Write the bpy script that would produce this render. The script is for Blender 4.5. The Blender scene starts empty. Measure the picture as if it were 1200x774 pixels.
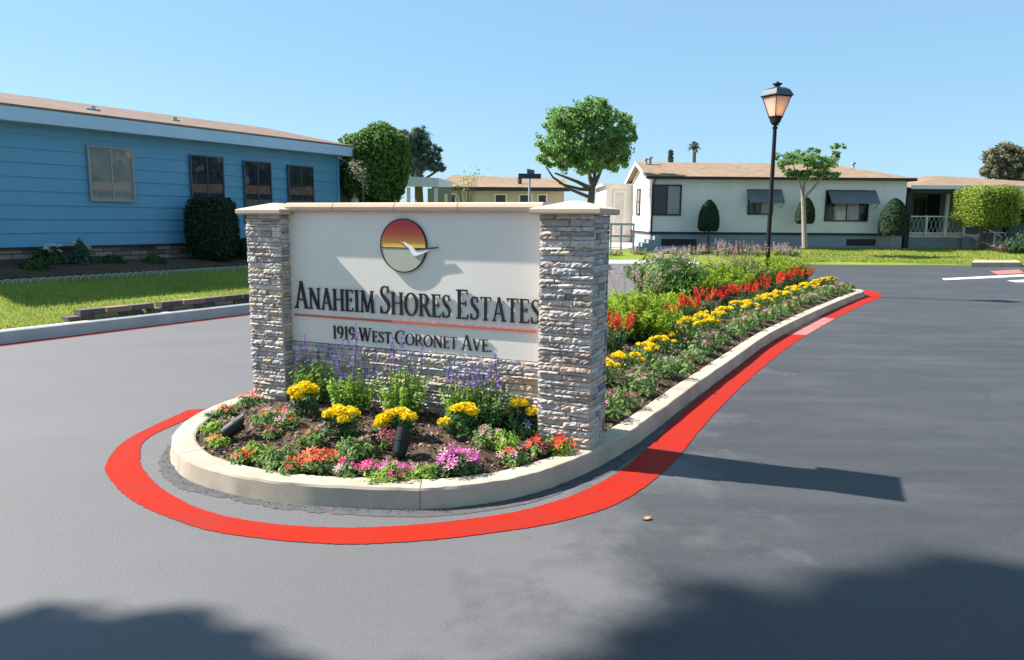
import bpy, bmesh, math, random
import numpy as np
from mathutils import Vector, Matrix

rnd = random.Random(7)
R = np.random.RandomState(11)
scene = bpy.context.scene
COL = scene.collection
rad = math.radians

# ------------------------------------------------------------------ camera
F, EYE = 870.0, 1.65
PITCH, ROLL = rad(8.45), math.atan(.0075)
_fw = np.array([0, math.cos(PITCH), -math.sin(PITCH)])
_r0 = np.array([1., 0, 0]); _u0 = np.cross(_r0, _fw)
_rt = _r0 * math.cos(ROLL) + _u0 * math.sin(ROLL); _up = np.cross(_rt, _fw)
_C = np.array([0, 0, EYE])
cam = bpy.data.cameras.new('camera'); camo = bpy.data.objects.new('camera', cam); COL.objects.link(camo)
M3 = Matrix(((_rt[0], _up[0], -_fw[0]), (_rt[1], _up[1], -_fw[1]), (_rt[2], _up[2], -_fw[2])))
camo.matrix_world = Matrix.Translation((0, 0, EYE)) @ M3.to_4x4()
cam.sensor_width = 36; cam.lens = F / 1200 * 36; cam.clip_end = 3000; cam.clip_start = .05
scene.camera = camo

def ray(x, y): return _fw + _rt * (x - 600) / F + _up * (387 - y) / F
def at(x, y, z=0.):
    d = ray(x, y); return Vector(_C + d * ((z - EYE) / d[2]))
def atY(x, y, Y):
    d = ray(x, y); return Vector(_C + d * (Y / d[1]))

# ------------------------------------------------------------------ materials
def mat(name):
    m = bpy.data.materials.new(name); m.use_nodes = True
    nt = m.node_tree; b = nt.nodes['Principled BSDF']
    return m, nt, b
def N(nt, t, **kw):
    n = nt.nodes.new(t)
    for k, v in kw.items():
        if k in n.inputs: n.inputs[k].default_value = v
        else: setattr(n, k, v)
    return n
def L(nt, a, b): nt.links.new(a, b)
def c4(c): return (c[0], c[1], c[2], 1)
def ramp(nt, fac, stops):
    r = nt.nodes.new('ShaderNodeValToRGB'); e = r.color_ramp.elements
    while len(e) < len(stops): e.new(.5)
    for i, (p, c) in enumerate(stops): e[i].position = p; e[i].color = c4(c)
    L(nt, fac, r.inputs['Fac']); return r.outputs['Color']
def coords(nt, scale=(1, 1, 1), rot=(0, 0, 0)):
    tc = N(nt, 'ShaderNodeTexCoord'); mp = N(nt, 'ShaderNodeMapping')
    mp.inputs['Scale'].default_value = scale; mp.inputs['Rotation'].default_value = rot
    L(nt, tc.outputs['Object'], mp.inputs['Vector']); return mp.outputs['Vector']
def noise(nt, scale, detail=4, rough=.55, vec=None):
    n = N(nt, 'ShaderNodeTexNoise'); n.inputs['Scale'].default_value = scale
    n.inputs['Detail'].default_value = detail; n.inputs['Roughness'].default_value = rough
    L(nt, vec if vec is not None else coords(nt), n.inputs['Vector']); return n.outputs['Fac']
def mixc(nt, fac, a, b, mode='MIX'):
    m = N(nt, 'ShaderNodeMix', data_type='RGBA', blend_type=mode)
    for s, v in ((m.inputs[0], fac), (m.inputs[6], a), (m.inputs[7], b)):
        if hasattr(v, 'is_output'): L(nt, v, s)
        elif isinstance(v, (int, float)): s.default_value = v
        else: s.default_value = c4(v)
    return m.outputs[2]
def bump(nt, b, fac, strength=.3, dist=.01, prev=None):
    n = N(nt, 'ShaderNodeBump'); n.inputs['Strength'].default_value = strength; n.inputs['Distance'].default_value = dist
    L(nt, fac, n.inputs['Height'])
    if prev is not None: L(nt, prev, n.inputs['Normal'])
    L(nt, n.outputs['Normal'], b.inputs['Normal']); return n.outputs['Normal']

def simple(name, col, rough=.6, var=.12, vscale=6, bmp=0, bscale=60, metal=0, spec=.4):
    m, nt, b = mat(name)
    f = noise(nt, vscale, 5)
    lo = [max(0, c * (1 - var)) for c in col]; hi = [min(1, c * (1 + var)) for c in col]
    L(nt, ramp(nt, f, [(.3, lo), (.7, hi)]), b.inputs['Base Color'])
    b.inputs['Roughness'].default_value = rough; b.inputs['Metallic'].default_value = metal
    b.inputs['Specular IOR Level'].default_value = spec
    if bmp: bump(nt, b, noise(nt, bscale, 4), bmp, .004)
    return m

def leafy(name, cols, transl=.35, rough=.55, tcol=None, big=1.2):
    """leaves and petals: a colour per leaf, soft patches of tone, some light through the leaf"""
    m, nt, b = mat(name)
    g = N(nt, 'ShaderNodeNewGeometry')
    k = len(cols)
    stops = [(i / max(1, k - 1), c) for i, c in enumerate(cols)]
    col = ramp(nt, g.outputs['Random Per Island'], stops)
    f = noise(nt, big, 3)
    col = mixc(nt, ramp(nt, f, [(.35, (.0,) * 3), (.65, (.35,) * 3)]), col, cols[-1])
    L(nt, col, b.inputs['Base Color'])
    b.inputs['Roughness'].default_value = rough; b.inputs['Specular IOR Level'].default_value = .3
    t = N(nt, 'ShaderNodeBsdfTranslucent')
    if tcol is None: L(nt, col, t.inputs['Color'])
    else: L(nt, mixc(nt, .6, col, tcol), t.inputs['Color'])
    mx = N(nt, 'ShaderNodeMixShader'); mx.inputs[0].default_value = transl
    out = [n for n in nt.nodes if n.type == 'OUTPUT_MATERIAL'][0]
    L(nt, b.outputs[0], mx.inputs[1]); L(nt, t.outputs[0], mx.inputs[2]); L(nt, mx.outputs[0], out.inputs['Surface'])
    return m

def glassmat(name, tint=(.75, .8, .82), ior=1.5, refl=1.0):
    m = bpy.data.materials.new(name); m.use_nodes = True; nt = m.node_tree; nt.nodes.clear()
    out = N(nt, 'ShaderNodeOutputMaterial'); tr = N(nt, 'ShaderNodeBsdfTransparent'); gl = N(nt, 'ShaderNodeBsdfGlossy')
    tr.inputs['Color'].default_value = c4(tint); gl.inputs['Roughness'].default_value = .02; gl.inputs['Color'].default_value = (refl, refl, refl, 1)
    fr = N(nt, 'ShaderNodeFresnel'); fr.inputs['IOR'].default_value = ior
    mx = N(nt, 'ShaderNodeMixShader'); L(nt, fr.outputs[0], mx.inputs[0]); L(nt, tr.outputs[0], mx.inputs[1]); L(nt, gl.outputs[0], mx.inputs[2])
    L(nt, mx.outputs[0], out.inputs['Surface']); return m

# ------------------------------------------------------------------ mesh helpers
class MB:
    def __init__(s): s.v = []; s.f = []; s.mi = []; s.m = 0
    def add(s, vs, fs):
        o = len(s.v); s.v += [tuple(p) for p in vs]; s.f += [tuple(o + i for i in q) for q in fs]; s.mi += [s.m] * len(fs); return s
    def box(s, a, b):
        x0, y0, z0 = a; x1, y1, z1 = b
        return s.add([(x0, y0, z0), (x1, y0, z0), (x1, y1, z0), (x0, y1, z0), (x0, y0, z1), (x1, y0, z1), (x1, y1, z1), (x0, y1, z1)],
              [(0, 3, 2, 1), (4, 5, 6, 7), (0, 1, 5, 4), (1, 2, 6, 5), (2, 3, 7, 6), (3, 0, 4, 7)])
    def hexa(s, p):  # 8 corner points, bottom 4 then top 4
        return s.add(p, [(0, 3, 2, 1), (4, 5, 6, 7), (0, 1, 5, 4), (1, 2, 6, 5), (2, 3, 7, 6), (3, 0, 4, 7)])
    def quad(s, *p): return s.add(p, [tuple(range(len(p)))])
    def prism(s, poly, d0, d1, f):
        """polygon (2D) extruded between depths; f(x, y, d) -> 3D"""
        n = len(poly)
        vs = [f(x, y, d0) for x, y in poly] + [f(x, y, d1) for x, y in poly]
        fs = [tuple(range(n))[::-1], tuple(range(n, 2 * n))] + [(i, (i + 1) % n, n + (i + 1) % n, n + i) for i in range(n)]
        return s.add(vs, fs)
    def tube(s, pts, rads, n=8, cap=True):
        pts = [Vector(p) for p in pts]; o = len(s.v); k = len(pts)
        if not hasattr(rads, '__len__'): rads = [rads] * k
        ref = None
        for i, p in enumerate(pts):
            d = (pts[min(i + 1, k - 1)] - pts[max(i - 1, 0)])
            if d.length < 1e-9: d = Vector((0, 0, 1))
            d.normalize()
            if ref is None:
                ref = Vector((1, 0, 0)) if abs(d.x) < .8 else Vector((0, 1, 0))
            a = (ref - d * ref.dot(d)).normalized(); b = d.cross(a); ref = a
            for j in range(n):
                t = 2 * math.pi * j / n
                s.v.append(tuple(p + (a * math.cos(t) + b * math.sin(t)) * rads[i]))
        for i in range(k - 1):
            for j in range(n):
                s.f.append((o + i * n + j, o + i * n + (j + 1) % n, o + (i + 1) * n + (j + 1) % n, o + (i + 1) * n + j)); s.mi.append(s.m)
        if cap:
            s.f.append(tuple(o + j for j in range(n))[::-1]); s.f.append(tuple(o + (k - 1) * n + j for j in range(n))); s.mi += [s.m] * 2
        return s
    def lathe(s, prof, c=(0, 0, 0), n=16, sx=1, sy=1, ph=0):
        o = len(s.v); k = len(prof)
        for r, z in prof:
            for j in range(n):
                t = 2 * math.pi * j / n + ph
                s.v.append((c[0] + r * sx * math.cos(t), c[1] + r * sy * math.sin(t), c[2] + z))
        for i in range(k - 1):
            for j in range(n):
                s.f.append((o + i * n + j, o + i * n + (j + 1) % n, o + (i + 1) * n + (j + 1) % n, o + (i + 1) * n + j)); s.mi.append(s.m)
        s.f.append(tuple(o + j for j in range(n))[::-1]); s.f.append(tuple(o + (k - 1) * n + j for j in range(n))); s.mi += [s.m] * 2
        return s
    def arr(s, V, Fc):
        """numpy arrays: V (n,3), Fc (m,k)"""
        o = len(s.v); s.v += [tuple(p) for p in V.tolist()]; s.f += [tuple(q) for q in (Fc + o).tolist()]; s.mi += [s.m] * len(Fc); return s
    def build(s, name, mats, parent=None, smooth=False, loc=None):
        me = bpy.data.meshes.new(name); me.from_pydata(s.v, [], s.f)
        for m in (mats if isinstance(mats, (list, tuple)) else [mats]): me.materials.append(m)
        if any(s.mi): me.polygons.foreach_set('material_index', s.mi)
        if smooth: me.polygons.foreach_set('use_smooth', [True] * len(me.polygons))
        me.update()
        o = bpy.data.objects.new(name, me); COL.objects.link(o)
        if parent: o.parent = parent
        if loc is not None: o.location = loc
        return o

def tag(o, label=None, cat=None, group=None, kind=None):
    if label: o['label'] = label
    if cat: o['category'] = cat
    if group: o['group'] = group
    if kind: o['kind'] = kind
    return o
def empty(name, loc, label, cat, group=None, rz=0, s=1):
    o = bpy.data.objects.new(name, None); o.empty_display_size = .1; COL.objects.link(o)
    o.location = loc; o.rotation_euler = (0, 0, rz); o.scale = (s, s, s)
    return tag(o, label, cat, group)
def kids(o): return [c for c in COL.objects if c.parent == o]
def copy_tree(o, loc, rz=0, s=1, label=None, group=None):
    def rec(src, par):
        c = src.copy(); COL.objects.link(c); c.parent = par
        for ch in CH.get(src.name, ()): rec(ch, c)
        return c
    CH = {}
    for x in COL.objects:
        if x.parent: CH.setdefault(x.parent.name, []).append(x)
    r = rec(o, None); r.location = loc; r.rotation_euler = (0, 0, rz); r.scale = (s, s, s)
    if label: r['label'] = label
    if group: r['group'] = group
    return r
def structure(o): o['kind'] = 'structure'; return o

ORD = ['first', 'second', 'third', 'fourth', 'fifth', 'sixth', 'seventh', 'eighth', 'ninth', 'tenth', 'eleventh', 'twelfth', 'thirteenth',
       'fourteenth', 'fifteenth', 'sixteenth', 'seventeenth', 'eighteenth', 'nineteenth', 'twentieth', 'twenty-first', 'twenty-second',
       'twenty-third', 'twenty-fourth', 'twenty-fifth', 'twenty-sixth', 'twenty-seventh', 'twenty-eighth', 'twenty-ninth', 'thirtieth']

def norm(a): return a / np.maximum(1e-9, np.linalg.norm(a, axis=-1, keepdims=True))
def leaves(c, nrm, size, aspect=.5, fold=.15, rs=R):
    """diamond leaves: centres (n,3), normals (n,3), sizes (n,) -> V, F"""
    n = len(c); nrm = norm(nrm)
    t = norm(np.cross(nrm, rs.normal(size=(n, 3)))); b = np.cross(nrm, t)
    s = np.asarray(size).reshape(-1, 1) * np.ones((n, 1))
    V = np.empty((n, 4, 3))
    V[:, 0] = c - t * s * .5; V[:, 1] = c + b * s * aspect * .5 + nrm * s * fold; V[:, 2] = c + t * s * .5; V[:, 3] = c - b * s * aspect * .5 + nrm * s * fold
    Fc = np.arange(n * 4).reshape(n, 4)
    return V.reshape(-1, 3), Fc
def sph(n, rs=R): return norm(rs.normal(size=(n, 3)))
# ------------------------------------------------------------------ the place's materials
def m_asphalt():
    m, nt, b = mat('asphalt')
    v = coords(nt)
    big = noise(nt, .35, 5, .6, v)
    st = noise(nt, 1.0, 6, .7, coords(nt, (.5, 3.2, 1), (0, 0, rad(-24))))
    arc = noise(nt, 1.0, 5, .65, coords(nt, (5.0, .7, 1), (0, 0, rad(35))))
    fine = noise(nt, 75, 5, .8, v)
    col = ramp(nt, big, [(.3, (.029, .031, .036)), (.7, (.041, .043, .049))])
    col = mixc(nt, ramp(nt, st, [(.46, (0,) * 3), (.74, (.2,) * 3)]), col, (.135, .13, .125))
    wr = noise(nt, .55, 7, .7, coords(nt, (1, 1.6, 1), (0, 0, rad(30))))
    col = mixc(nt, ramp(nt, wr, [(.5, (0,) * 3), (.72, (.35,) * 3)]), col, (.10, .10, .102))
    col = mixc(nt, ramp(nt, arc, [(.56, (0,) * 3), (.8, (.4,) * 3)]), col, (.035, .034, .037))
    col = mixc(nt, ramp(nt, fine, [(.5, (0,) * 3), (.7, (.6,) * 3)]), col, (.11, .11, .112))
    dis = N(nt, 'ShaderNodeTexNoise'); dis.inputs['Scale'].default_value = 1.4; dis.inputs['Detail'].default_value = 6; L(nt, v, dis.inputs['Vector'])
    ad = N(nt, 'ShaderNodeVectorMath', operation='MULTIPLY_ADD'); ad.inputs[1].default_value = (.9, .9, .9); L(nt, dis.outputs['Color'], ad.inputs[0]); L(nt, v, ad.inputs[2])
    ck = N(nt, 'ShaderNodeTexVoronoi', feature='DISTANCE_TO_EDGE'); ck.inputs['Scale'].default_value = .33; L(nt, ad.outputs[0], ck.inputs['Vector'])
    crk = mixc(nt, ramp(nt, noise(nt, .4, 3, .5, v), [(.5, (0,) * 3), (.6, (1,) * 3)]), (0, 0, 0), ramp(nt, ck.outputs['Distance'], [(0, (.75,) * 3), (.0045, (0,) * 3)]))
    col = mixc(nt, crk, col, (.018, .018, .02))
    # sun glare painted into the base colour, paler towards the left, broken by noise
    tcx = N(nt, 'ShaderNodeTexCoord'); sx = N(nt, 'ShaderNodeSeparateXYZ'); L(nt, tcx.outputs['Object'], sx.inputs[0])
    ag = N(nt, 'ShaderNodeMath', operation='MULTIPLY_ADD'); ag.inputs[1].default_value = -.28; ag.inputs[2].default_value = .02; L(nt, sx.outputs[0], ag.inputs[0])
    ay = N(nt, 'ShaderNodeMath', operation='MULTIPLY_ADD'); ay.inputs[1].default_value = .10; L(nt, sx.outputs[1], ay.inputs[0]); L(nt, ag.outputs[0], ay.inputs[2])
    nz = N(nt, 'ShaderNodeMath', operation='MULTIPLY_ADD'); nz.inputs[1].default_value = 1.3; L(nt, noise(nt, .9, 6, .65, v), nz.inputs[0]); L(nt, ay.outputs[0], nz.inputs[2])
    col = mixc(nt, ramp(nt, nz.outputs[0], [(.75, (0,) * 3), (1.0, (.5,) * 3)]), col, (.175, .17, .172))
    vo = N(nt, 'ShaderNodeTexVoronoi'); vo.inputs['Scale'].default_value = 9; L(nt, v, vo.inputs['Vector'])
    L(nt, mixc(nt, ramp(nt, vo.outputs['Distance'], [(.0, (.55,) * 3), (.045, (0,) * 3)]), col, (.2, .19, .17)), b.inputs['Base Color'])
    L(nt, ramp(nt, st, [(.3, (.62,) * 3), (.8, (.74,) * 3)]), b.inputs['Roughness'])
    b.inputs['Specular IOR Level'].default_value = .45
    n1 = bump(nt, b, noise(nt, 110, 5, .8, v), .6, .008)
    bump(nt, b, st, .05, .01, n1)
    return m
M = {}
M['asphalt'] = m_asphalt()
M['gutter'] = simple('old_asphalt', (.085, .083, .088), .9, .18, 14, .25, 80, spec=.2)
M['ground'] = simple('dry_soil', (.16, .13, .09), .95, .3, 2)
def m_red(name, c1, c2):
    m, nt, b = mat(name)
    w = noise(nt, 7, 6, .65); f = noise(nt, 160, 3)
    col = ramp(nt, w, [(.3, c1), (.62, c1), (.8, c2)])
    col = mixc(nt, ramp(nt, f, [(.55, (0,) * 3), (.72, (.45,) * 3)]), col, (.16, .03, .025))
    ch = noise(nt, 38, 6, .75)
    col = mixc(nt, ramp(nt, ch, [(.56, (0,) * 3), (.66, (.75,) * 3)]), col, (.09, .045, .042))
    tr = noise(nt, 1.3, 5, .7, coords(nt, (1, 3, 1), (0, 0, rad(40))))
    col = mixc(nt, ramp(nt, tr, [(.45, (0,) * 3), (.72, (.6,) * 3)]), col, (.16, .03, .026))
    L(nt, col, b.inputs['Base Color']); b.inputs['Roughness'].default_value = .7; b.inputs['Specular IOR Level'].default_value = .08
    bump(nt, b, noise(nt, 140, 4, .7), .3, .004); return m
M['red_paint'] = m_red('red_paint', (.34, .015, .005), (.33, .028, .016))
M['red_faded'] = m_red('red_paint_faded', (.52, .17, .15), (.50, .32, .30))
M['white_paint'] = simple('white_road_paint', (.62, .61, .58), .7, .25, 5)
def m_conc(name, c, var=.12):
    m, nt, b = mat(name)
    v = coords(nt)
    a = noise(nt, 2.2, 6, .6, v); s = noise(nt, 30, 4, .7, v)
    col = ramp(nt, a, [(.3, [x * (1 - var * 1.6) for x in c]), (.55, c), (.75, [min(1, x * (1 + var)) for x in c])])
    col = mixc(nt, ramp(nt, s, [(.6, (0,) * 3), (.75, (.35,) * 3)]), col, [x * .62 for x in c])
    L(nt, col, b.inputs['Base Color']); b.inputs['Roughness'].default_value = .85
    bump(nt, b, noise(nt, 90, 5, .7, v), .35, .004); return m
M['kerb'] = m_conc('kerb_concrete', (.43, .365, .275), .17)
M['joint'] = simple('kerb_joint', (.15, .125, .10), .95)
M['kerb_grey'] = m_conc('kerb_concrete_grey', (.40, .40, .39))
M['drive'] = m_conc('driveway_concrete', (.55, .45, .40))
M['cap'] = m_conc('cast_stone', (.52, .40, .29), .08)
def m_soil():
    m, nt, b = mat('mulch_soil')
    v = coords(nt); a = noise(nt, 22, 6, .7, v); c = noise(nt, 2, 3, .5, v)
    col = ramp(nt, a, [(.3, (.035, .022, .015)), (.55, (.11, .072, .05)), (.75, (.22, .155, .11))])
    col = mixc(nt, ramp(nt, c, [(.4, (0,) * 3), (.7, (.5,) * 3)]), col, (.17, .12, .085))
    L(nt, col, b.inputs['Base Color']); b.inputs['Roughness'].default_value = .95; b.inputs['Specular IOR Level'].default_value = .1
    bump(nt, b, noise(nt, 60, 5, .75, v), .9, .03); return m
M['soil'] = m_soil()
M['mulch'] = leafy('mulch_chip', [(.04, .025, .018), (.10, .062, .042), (.19, .13, .09), (.30, .22, .16)], 0, .9)
def m_stone():
    m, nt, b = mat('ledge_stone')
    g = N(nt, 'ShaderNodeNewGeometry'); v = coords(nt)
    col = ramp(nt, g.outputs['Random Per Island'], [(0, (.19, .175, .165)), (.12, (.60, .53, .44)), (.25, (.37, .355, .37)), (.38, (.66, .54, .40)), (.5, (.46, .44, .455)),
               (.62, (.50, .37, .26)), (.74, (.72, .66, .57)), (.86, (.27, .245, .255)), (.94, (.58, .42, .27)), (1, (.55, .53, .54))])
    a = noise(nt, 26, 6, .7, v)
    col = mixc(nt, ramp(nt, a, [(.35, (.5,) * 3), (.5, (0,) * 3)]), col, (.15, .135, .135))
    col = mixc(nt, ramp(nt, noise(nt, 11, 4, .6, v), [(.58, (0,) * 3), (.75, (.3,) * 3)]), col, (.66, .57, .47))
    L(nt, col, b.inputs['Base Color']); b.inputs['Roughness'].default_value = .85
    bump(nt, b, noise(nt, 55, 6, .75, v), .8, .012); return m
M['stone'] = m_stone()
M['grout'] = simple('stone_backing', (.13, .12, .12), .95, .2, 20)
def m_stucco():
    m, nt, b = mat('cream_stucco')
    v = coords(nt); a = noise(nt, 1.8, 4, .5, v)
    col = ramp(nt, a, [(.3, (.70, .66, .58)), (.7, (.77, .73, .65))])
    col = mixc(nt, ramp(nt, noise(nt, 2.2, 5, .7, coords(nt, (3, 3, .25))), [(.55, (0,) * 3), (.75, (.18,) * 3)]), col, (.52, .48, .42))
    L(nt, col, b.inputs['Base Color']); b.inputs['Roughness'].default_value = .85
    bump(nt, b, noise(nt, 70, 4, .6, v), .12, .004); return m
M['stucco'] = m_stucco()
M['black'] = simple('black_letter', (.012, .012, .016), .45, .1)
M['line_red'] = simple('red_line_paint', (.62, .10, .06), .5, .1)
M['emblem_low'] = simple('emblem_grey_sand', (.42, .42, .33), .5, .05)
def m_sunset():
    m, nt, b = mat('emblem_sunset_paint')
    tc = N(nt, 'ShaderNodeTexCoord'); sp = N(nt, 'ShaderNodeSeparateXYZ'); L(nt, tc.outputs['Object'], sp.inputs[0])
    mr = N(nt, 'ShaderNodeMapRange'); mr.inputs['From Min'].default_value = -.03; mr.inputs['From Max'].default_value = .19
    L(nt, sp.outputs['Z'], mr.inputs['Value'])
    L(nt, ramp(nt, mr.outputs[0], [(0, (.80, .58, .10)), (.22, (.72, .34, .06)), (.5, (.62, .11, .04)), (.8, (.50, .035, .035)), (1, (.45, .03, .05))]), b.inputs['Base Color'])
    b.inputs['Roughness'].default_value = .5; return m
M['emblem_top'] = m_sunset()
M['emblem_white'] = simple('emblem_white', (.82, .82, .84), .5, .03)

# houses
def m_siding(name, c, groove=0):
    m, nt, b = mat(name); v = coords(nt)
    a = noise(nt, .9, 4, .6, v); s = noise(nt, 1.5, 5, .7, coords(nt, (1, 1, 9)))
    col = ramp(nt, a, [(.3, [x * .93 for x in c]), (.7, [min(1, x * 1.05) for x in c])])
    col = mixc(nt, ramp(nt, s, [(.5, (0,) * 3), (.8, (.12,) * 3)]), col, [x * .7 for x in c])
    L(nt, col, b.inputs['Base Color']); b.inputs['Roughness'].default_value = .55
    bump(nt, b, noise(nt, 40, 3, .6, v), .08, .004); return m
M['blue_siding'] = m_siding('blue_siding', (.11, .31, .48))
M['blue_trim'] = m_siding('pale_blue_trim', (.42, .58, .74))
M['white_siding'] = m_siding('cream_siding', (.72, .70, .65))
M['cream'] = m_siding('yellow_cream_siding', (.50, .43, .31))
M['grey_wall'] = m_siding('grey_green_siding', (.20, .24, .24))
M['grey_skirt'] = m_siding('grey_skirting', (.22, .27, .30))
def m_shingle(name, c):
    m, nt, b = mat(name); v = coords(nt)
    br = N(nt, 'ShaderNodeTexBrick'); br.inputs['Scale'].default_value = 1; br.inputs['Brick Width'].default_value = .3; br.inputs['Row Height'].default_value = .14
    br.inputs['Mortar Size'].default_value = .006; br.offset = .5
    br.inputs['Color1'].default_value = c4([x * .8 for x in c]); br.inputs['Color2'].default_value = c4([min(1, x * 1.15) for x in c]); br.inputs['Mortar'].default_value = c4([x * .45 for x in c])
    L(nt, v, br.inputs['Vector'])
    col = mixc(nt, ramp(nt, noise(nt, .8, 5, .65, v), [(.4, (0,) * 3), (.75, (.4,) * 3)]), br.outputs['Color'], [x * .72 for x in c])
    L(nt, col, b.inputs['Base Color']); b.inputs['Roughness'].default_value = .95; b.inputs['Specular IOR Level'].default_value = .15
    bump(nt, b, noise(nt, 30, 4, .7, v), .4, .01); return m
M['shingle'] = m_shingle('brown_shingle', (.235, .17, .135))
M['shingle_tan'] = m_shingle('tan_shingle', (.29, .205, .14))
def m_brick():
    m, nt, b = mat('skirt_brick'); tc = coords(nt, rot=(rad(90), 0, 0))
    br = N(nt, 'ShaderNodeTexBrick'); br.inputs['Scale'].default_value = 1; br.inputs['Brick Width'].default_value = .42; br.inputs['Row Height'].default_value = .11
    br.inputs['Mortar Size'].default_value = .012; br.inputs['Color1'].default_value = (.07, .055, .05, 1); br.inputs['Color2'].default_value = (.46, .34, .28, 1); br.inputs['Mortar'].default_value = (.05, .05, .05, 1)
    br.inputs['Bias'].default_value = -.3
    L(nt, tc, br.inputs['Vector']); L(nt, br.outputs['Color'], b.inputs['Base Color']); b.inputs['Roughness'].default_value = .9
    return m
M['brick'] = m_brick()
M['dark_trim'] = simple('dark_brown_trim', (.022, .020, .026), .6, .2)
M['white_trim'] = simple('white_trim', (.72, .70, .66), .55, .06)
M['awning'] = simple('grey_metal_awning', (.13, .145, .15), .45, .12, 3)
M['glass'] = glassmat('window_glass')
M['curtain'] = simple('pale_curtain', (.56, .53, .50), .9, .12, 3)
M['curtain_dark'] = simple('grey_curtain', (.055, .07, .105), .9, .3, 4)
M['interior'] = simple('dark_interior', (.02, .022, .028), .9, .2)
M['frame_grey'] = simple('aluminium_frame', (.30, .31, .33), .4, .08)
M['galv'] = simple('galvanised_pole', (.36, .37, .38), .5, .1)
M['sign_blade'] = simple('dark_sign_blade', (.02, .035, .06), .5, .1)
M['iron'] = simple('black_iron', (.010, .010, .012), .5, .2, spec=.25)
M['hood'] = simple('lantern_hood_paint', (.035, .05, .055), .35, .2, spec=.6)
M['frame_blue'] = simple('dark_window_frame', (.06, .085, .12), .45, .1)
M['far_leaf'] = leafy('far_tree_leaf', [(.09, .13, .12), (.13, .17, .15), (.17, .21, .18)], .3)  # aerial haze mixed into the leaf colour: paler and bluer
M['black_plastic'] = simple('black_plastic', (.012, .012, .015), .5, .2, spec=.3)
M['lamp_glass'] = glassmat('lamp_glass_clear', (.85, .8, .74), 1.35)
M['lamp_glass'] = leafy('frosted_lamp_glass', [(.66, .56, .50), (.70, .60, .54)], .55, .25)
m, nt, b = mat('lamp_bulb'); b.inputs['Base Color'].default_value = (.9, .55, .25, 1); b.inputs['Emission Color'].default_value = (1, .45, .14, 1); b.inputs['Emission Strength'].default_value = 1.2
M['bulb'] = m
m, nt, b = mat('lamp_diffuser'); b.inputs['Base Color'].default_value = (.86, .78, .70, 1); b.inputs['Roughness'].default_value = .4; M['lens'] = simple('lamp_lens', (.3, .3, .32), .1)
M['timber'] = simple('dark_edging_brick', (.075, .055, .05), .9, .5, 9, .4, 40)
M['tan_leaf'] = simple('dry_leaf', (.42, .24, .12), .7, .2, 30)
M['white_stone'] = simple('white_boulder', (.72, .72, .72), .8, .1, 8)

# foliage
M['lawn'] = None
def m_lawn():
    m, nt, b = mat('lawn_turf'); v = coords(nt)
    a = noise(nt, .7, 5, .65, v); f = noise(nt, 45, 5, .75, v)
    col = ramp(nt, a, [(.3, (.15, .23, .03)), (.5, (.23, .29, .045)), (.72, (.34, .33, .07))])
    col = mixc(nt, ramp(nt, f, [(.35, (.7,) * 3), (.6, (0,) * 3)]), col, (.07, .12, .018))
    L(nt, col, b.inputs['Base Color']); b.inputs['Roughness'].default_value = .9; b.inputs['Specular IOR Level'].default_value = .1
    bump(nt, b, f, .8, .03); return m
M['lawn'] = m_lawn()
M['blade'] = leafy('grass_blade', [(.13, .20, .03), (.21, .29, .045), (.31, .36, .07), (.42, .40, .11)], .4, .6)
M['tree_leaf'] = leafy('round_tree_leaf', [(.09, .20, .06), (.14, .28, .08), (.20, .35, .11), (.28, .42, .15)], .58)
M['hedge_leaf'] = leafy('hedge_leaf', [(.045, .115, .025), (.085, .18, .035), (.17, .28, .05)], .45)
M['pine_leaf'] = leafy('pine_needles', [(.05, .10, .065), (.08, .14, .085), (.12, .19, .115)], .38)
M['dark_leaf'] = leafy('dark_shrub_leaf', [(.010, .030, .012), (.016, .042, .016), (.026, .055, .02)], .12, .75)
M['box_leaf'] = leafy('box_tree_leaf', [(.14, .21, .025), (.21, .29, .035), (.30, .36, .055)], .38)
M['olive_leaf'] = leafy('olive_leaf', [(.12, .14, .075), (.18, .19, .11), (.26, .24, .15)], .4)
M['bark'] = simple('bark', (.12, .09, .07), .9, .35, 9, .6, 30)
M['bark_pale'] = simple('pale_bark', (.30, .25, .20), .9, .25, 9, .5, 30)
M['lime_leaf'] = leafy('lime_salvia_leaf', [(.16, .30, .035), (.26, .42, .055), (.38, .52, .10)], .48)
M['mid_leaf'] = leafy('bedding_leaf', [(.085, .18, .04), (.16, .27, .07), (.28, .39, .14)], .45)
M['deep_leaf'] = leafy('marigold_leaf', [(.025, .075, .022), (.045, .11, .03), (.075, .15, .045)], .3)
M['stem'] = simple('plant_stem', (.10, .16, .05), .7, .2)
M['lime_grass'] = leafy('lime_grass_blade', [(.20, .32, .02), (.31, .45, .03), (.42, .53, .06)], .45, .55)
M['rye_grass'] = leafy('pale_grass_blade', [(.12, .18, .03), (.20, .26, .05), (.32, .32, .10)], .4, .6)
M['purple'] = leafy('purple_floret', [(.16, .10, .32), (.24, .16, .42), (.34, .25, .52)], .25)
M['red'] = leafy('red_petal', [(.52, .012, .010), (.68, .022, .014), (.72, .06, .03)], .25)
M['orange_red'] = leafy('orange_red_petal', [(.62, .06, .025), (.70, .10, .035), (.72, .17, .06)], .25)
M['yellow'] = leafy('yellow_petal', [(.84, .56, .004), (.88, .66, .008), (.90, .74, .03)], .22)
M['magenta'] = leafy('magenta_petal', [(.52, .03, .30), (.62, .06, .38), (.66, .16, .46)], .25)
M['pink'] = leafy('pink_petal', [(.55, .16, .25), (.64, .26, .34), (.70, .40, .46)], .28)
M['cerise'] = leafy('cerise_petal', [(.50, .02, .12), (.60, .04, .17), (.64, .09, .24)], .25)
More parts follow.
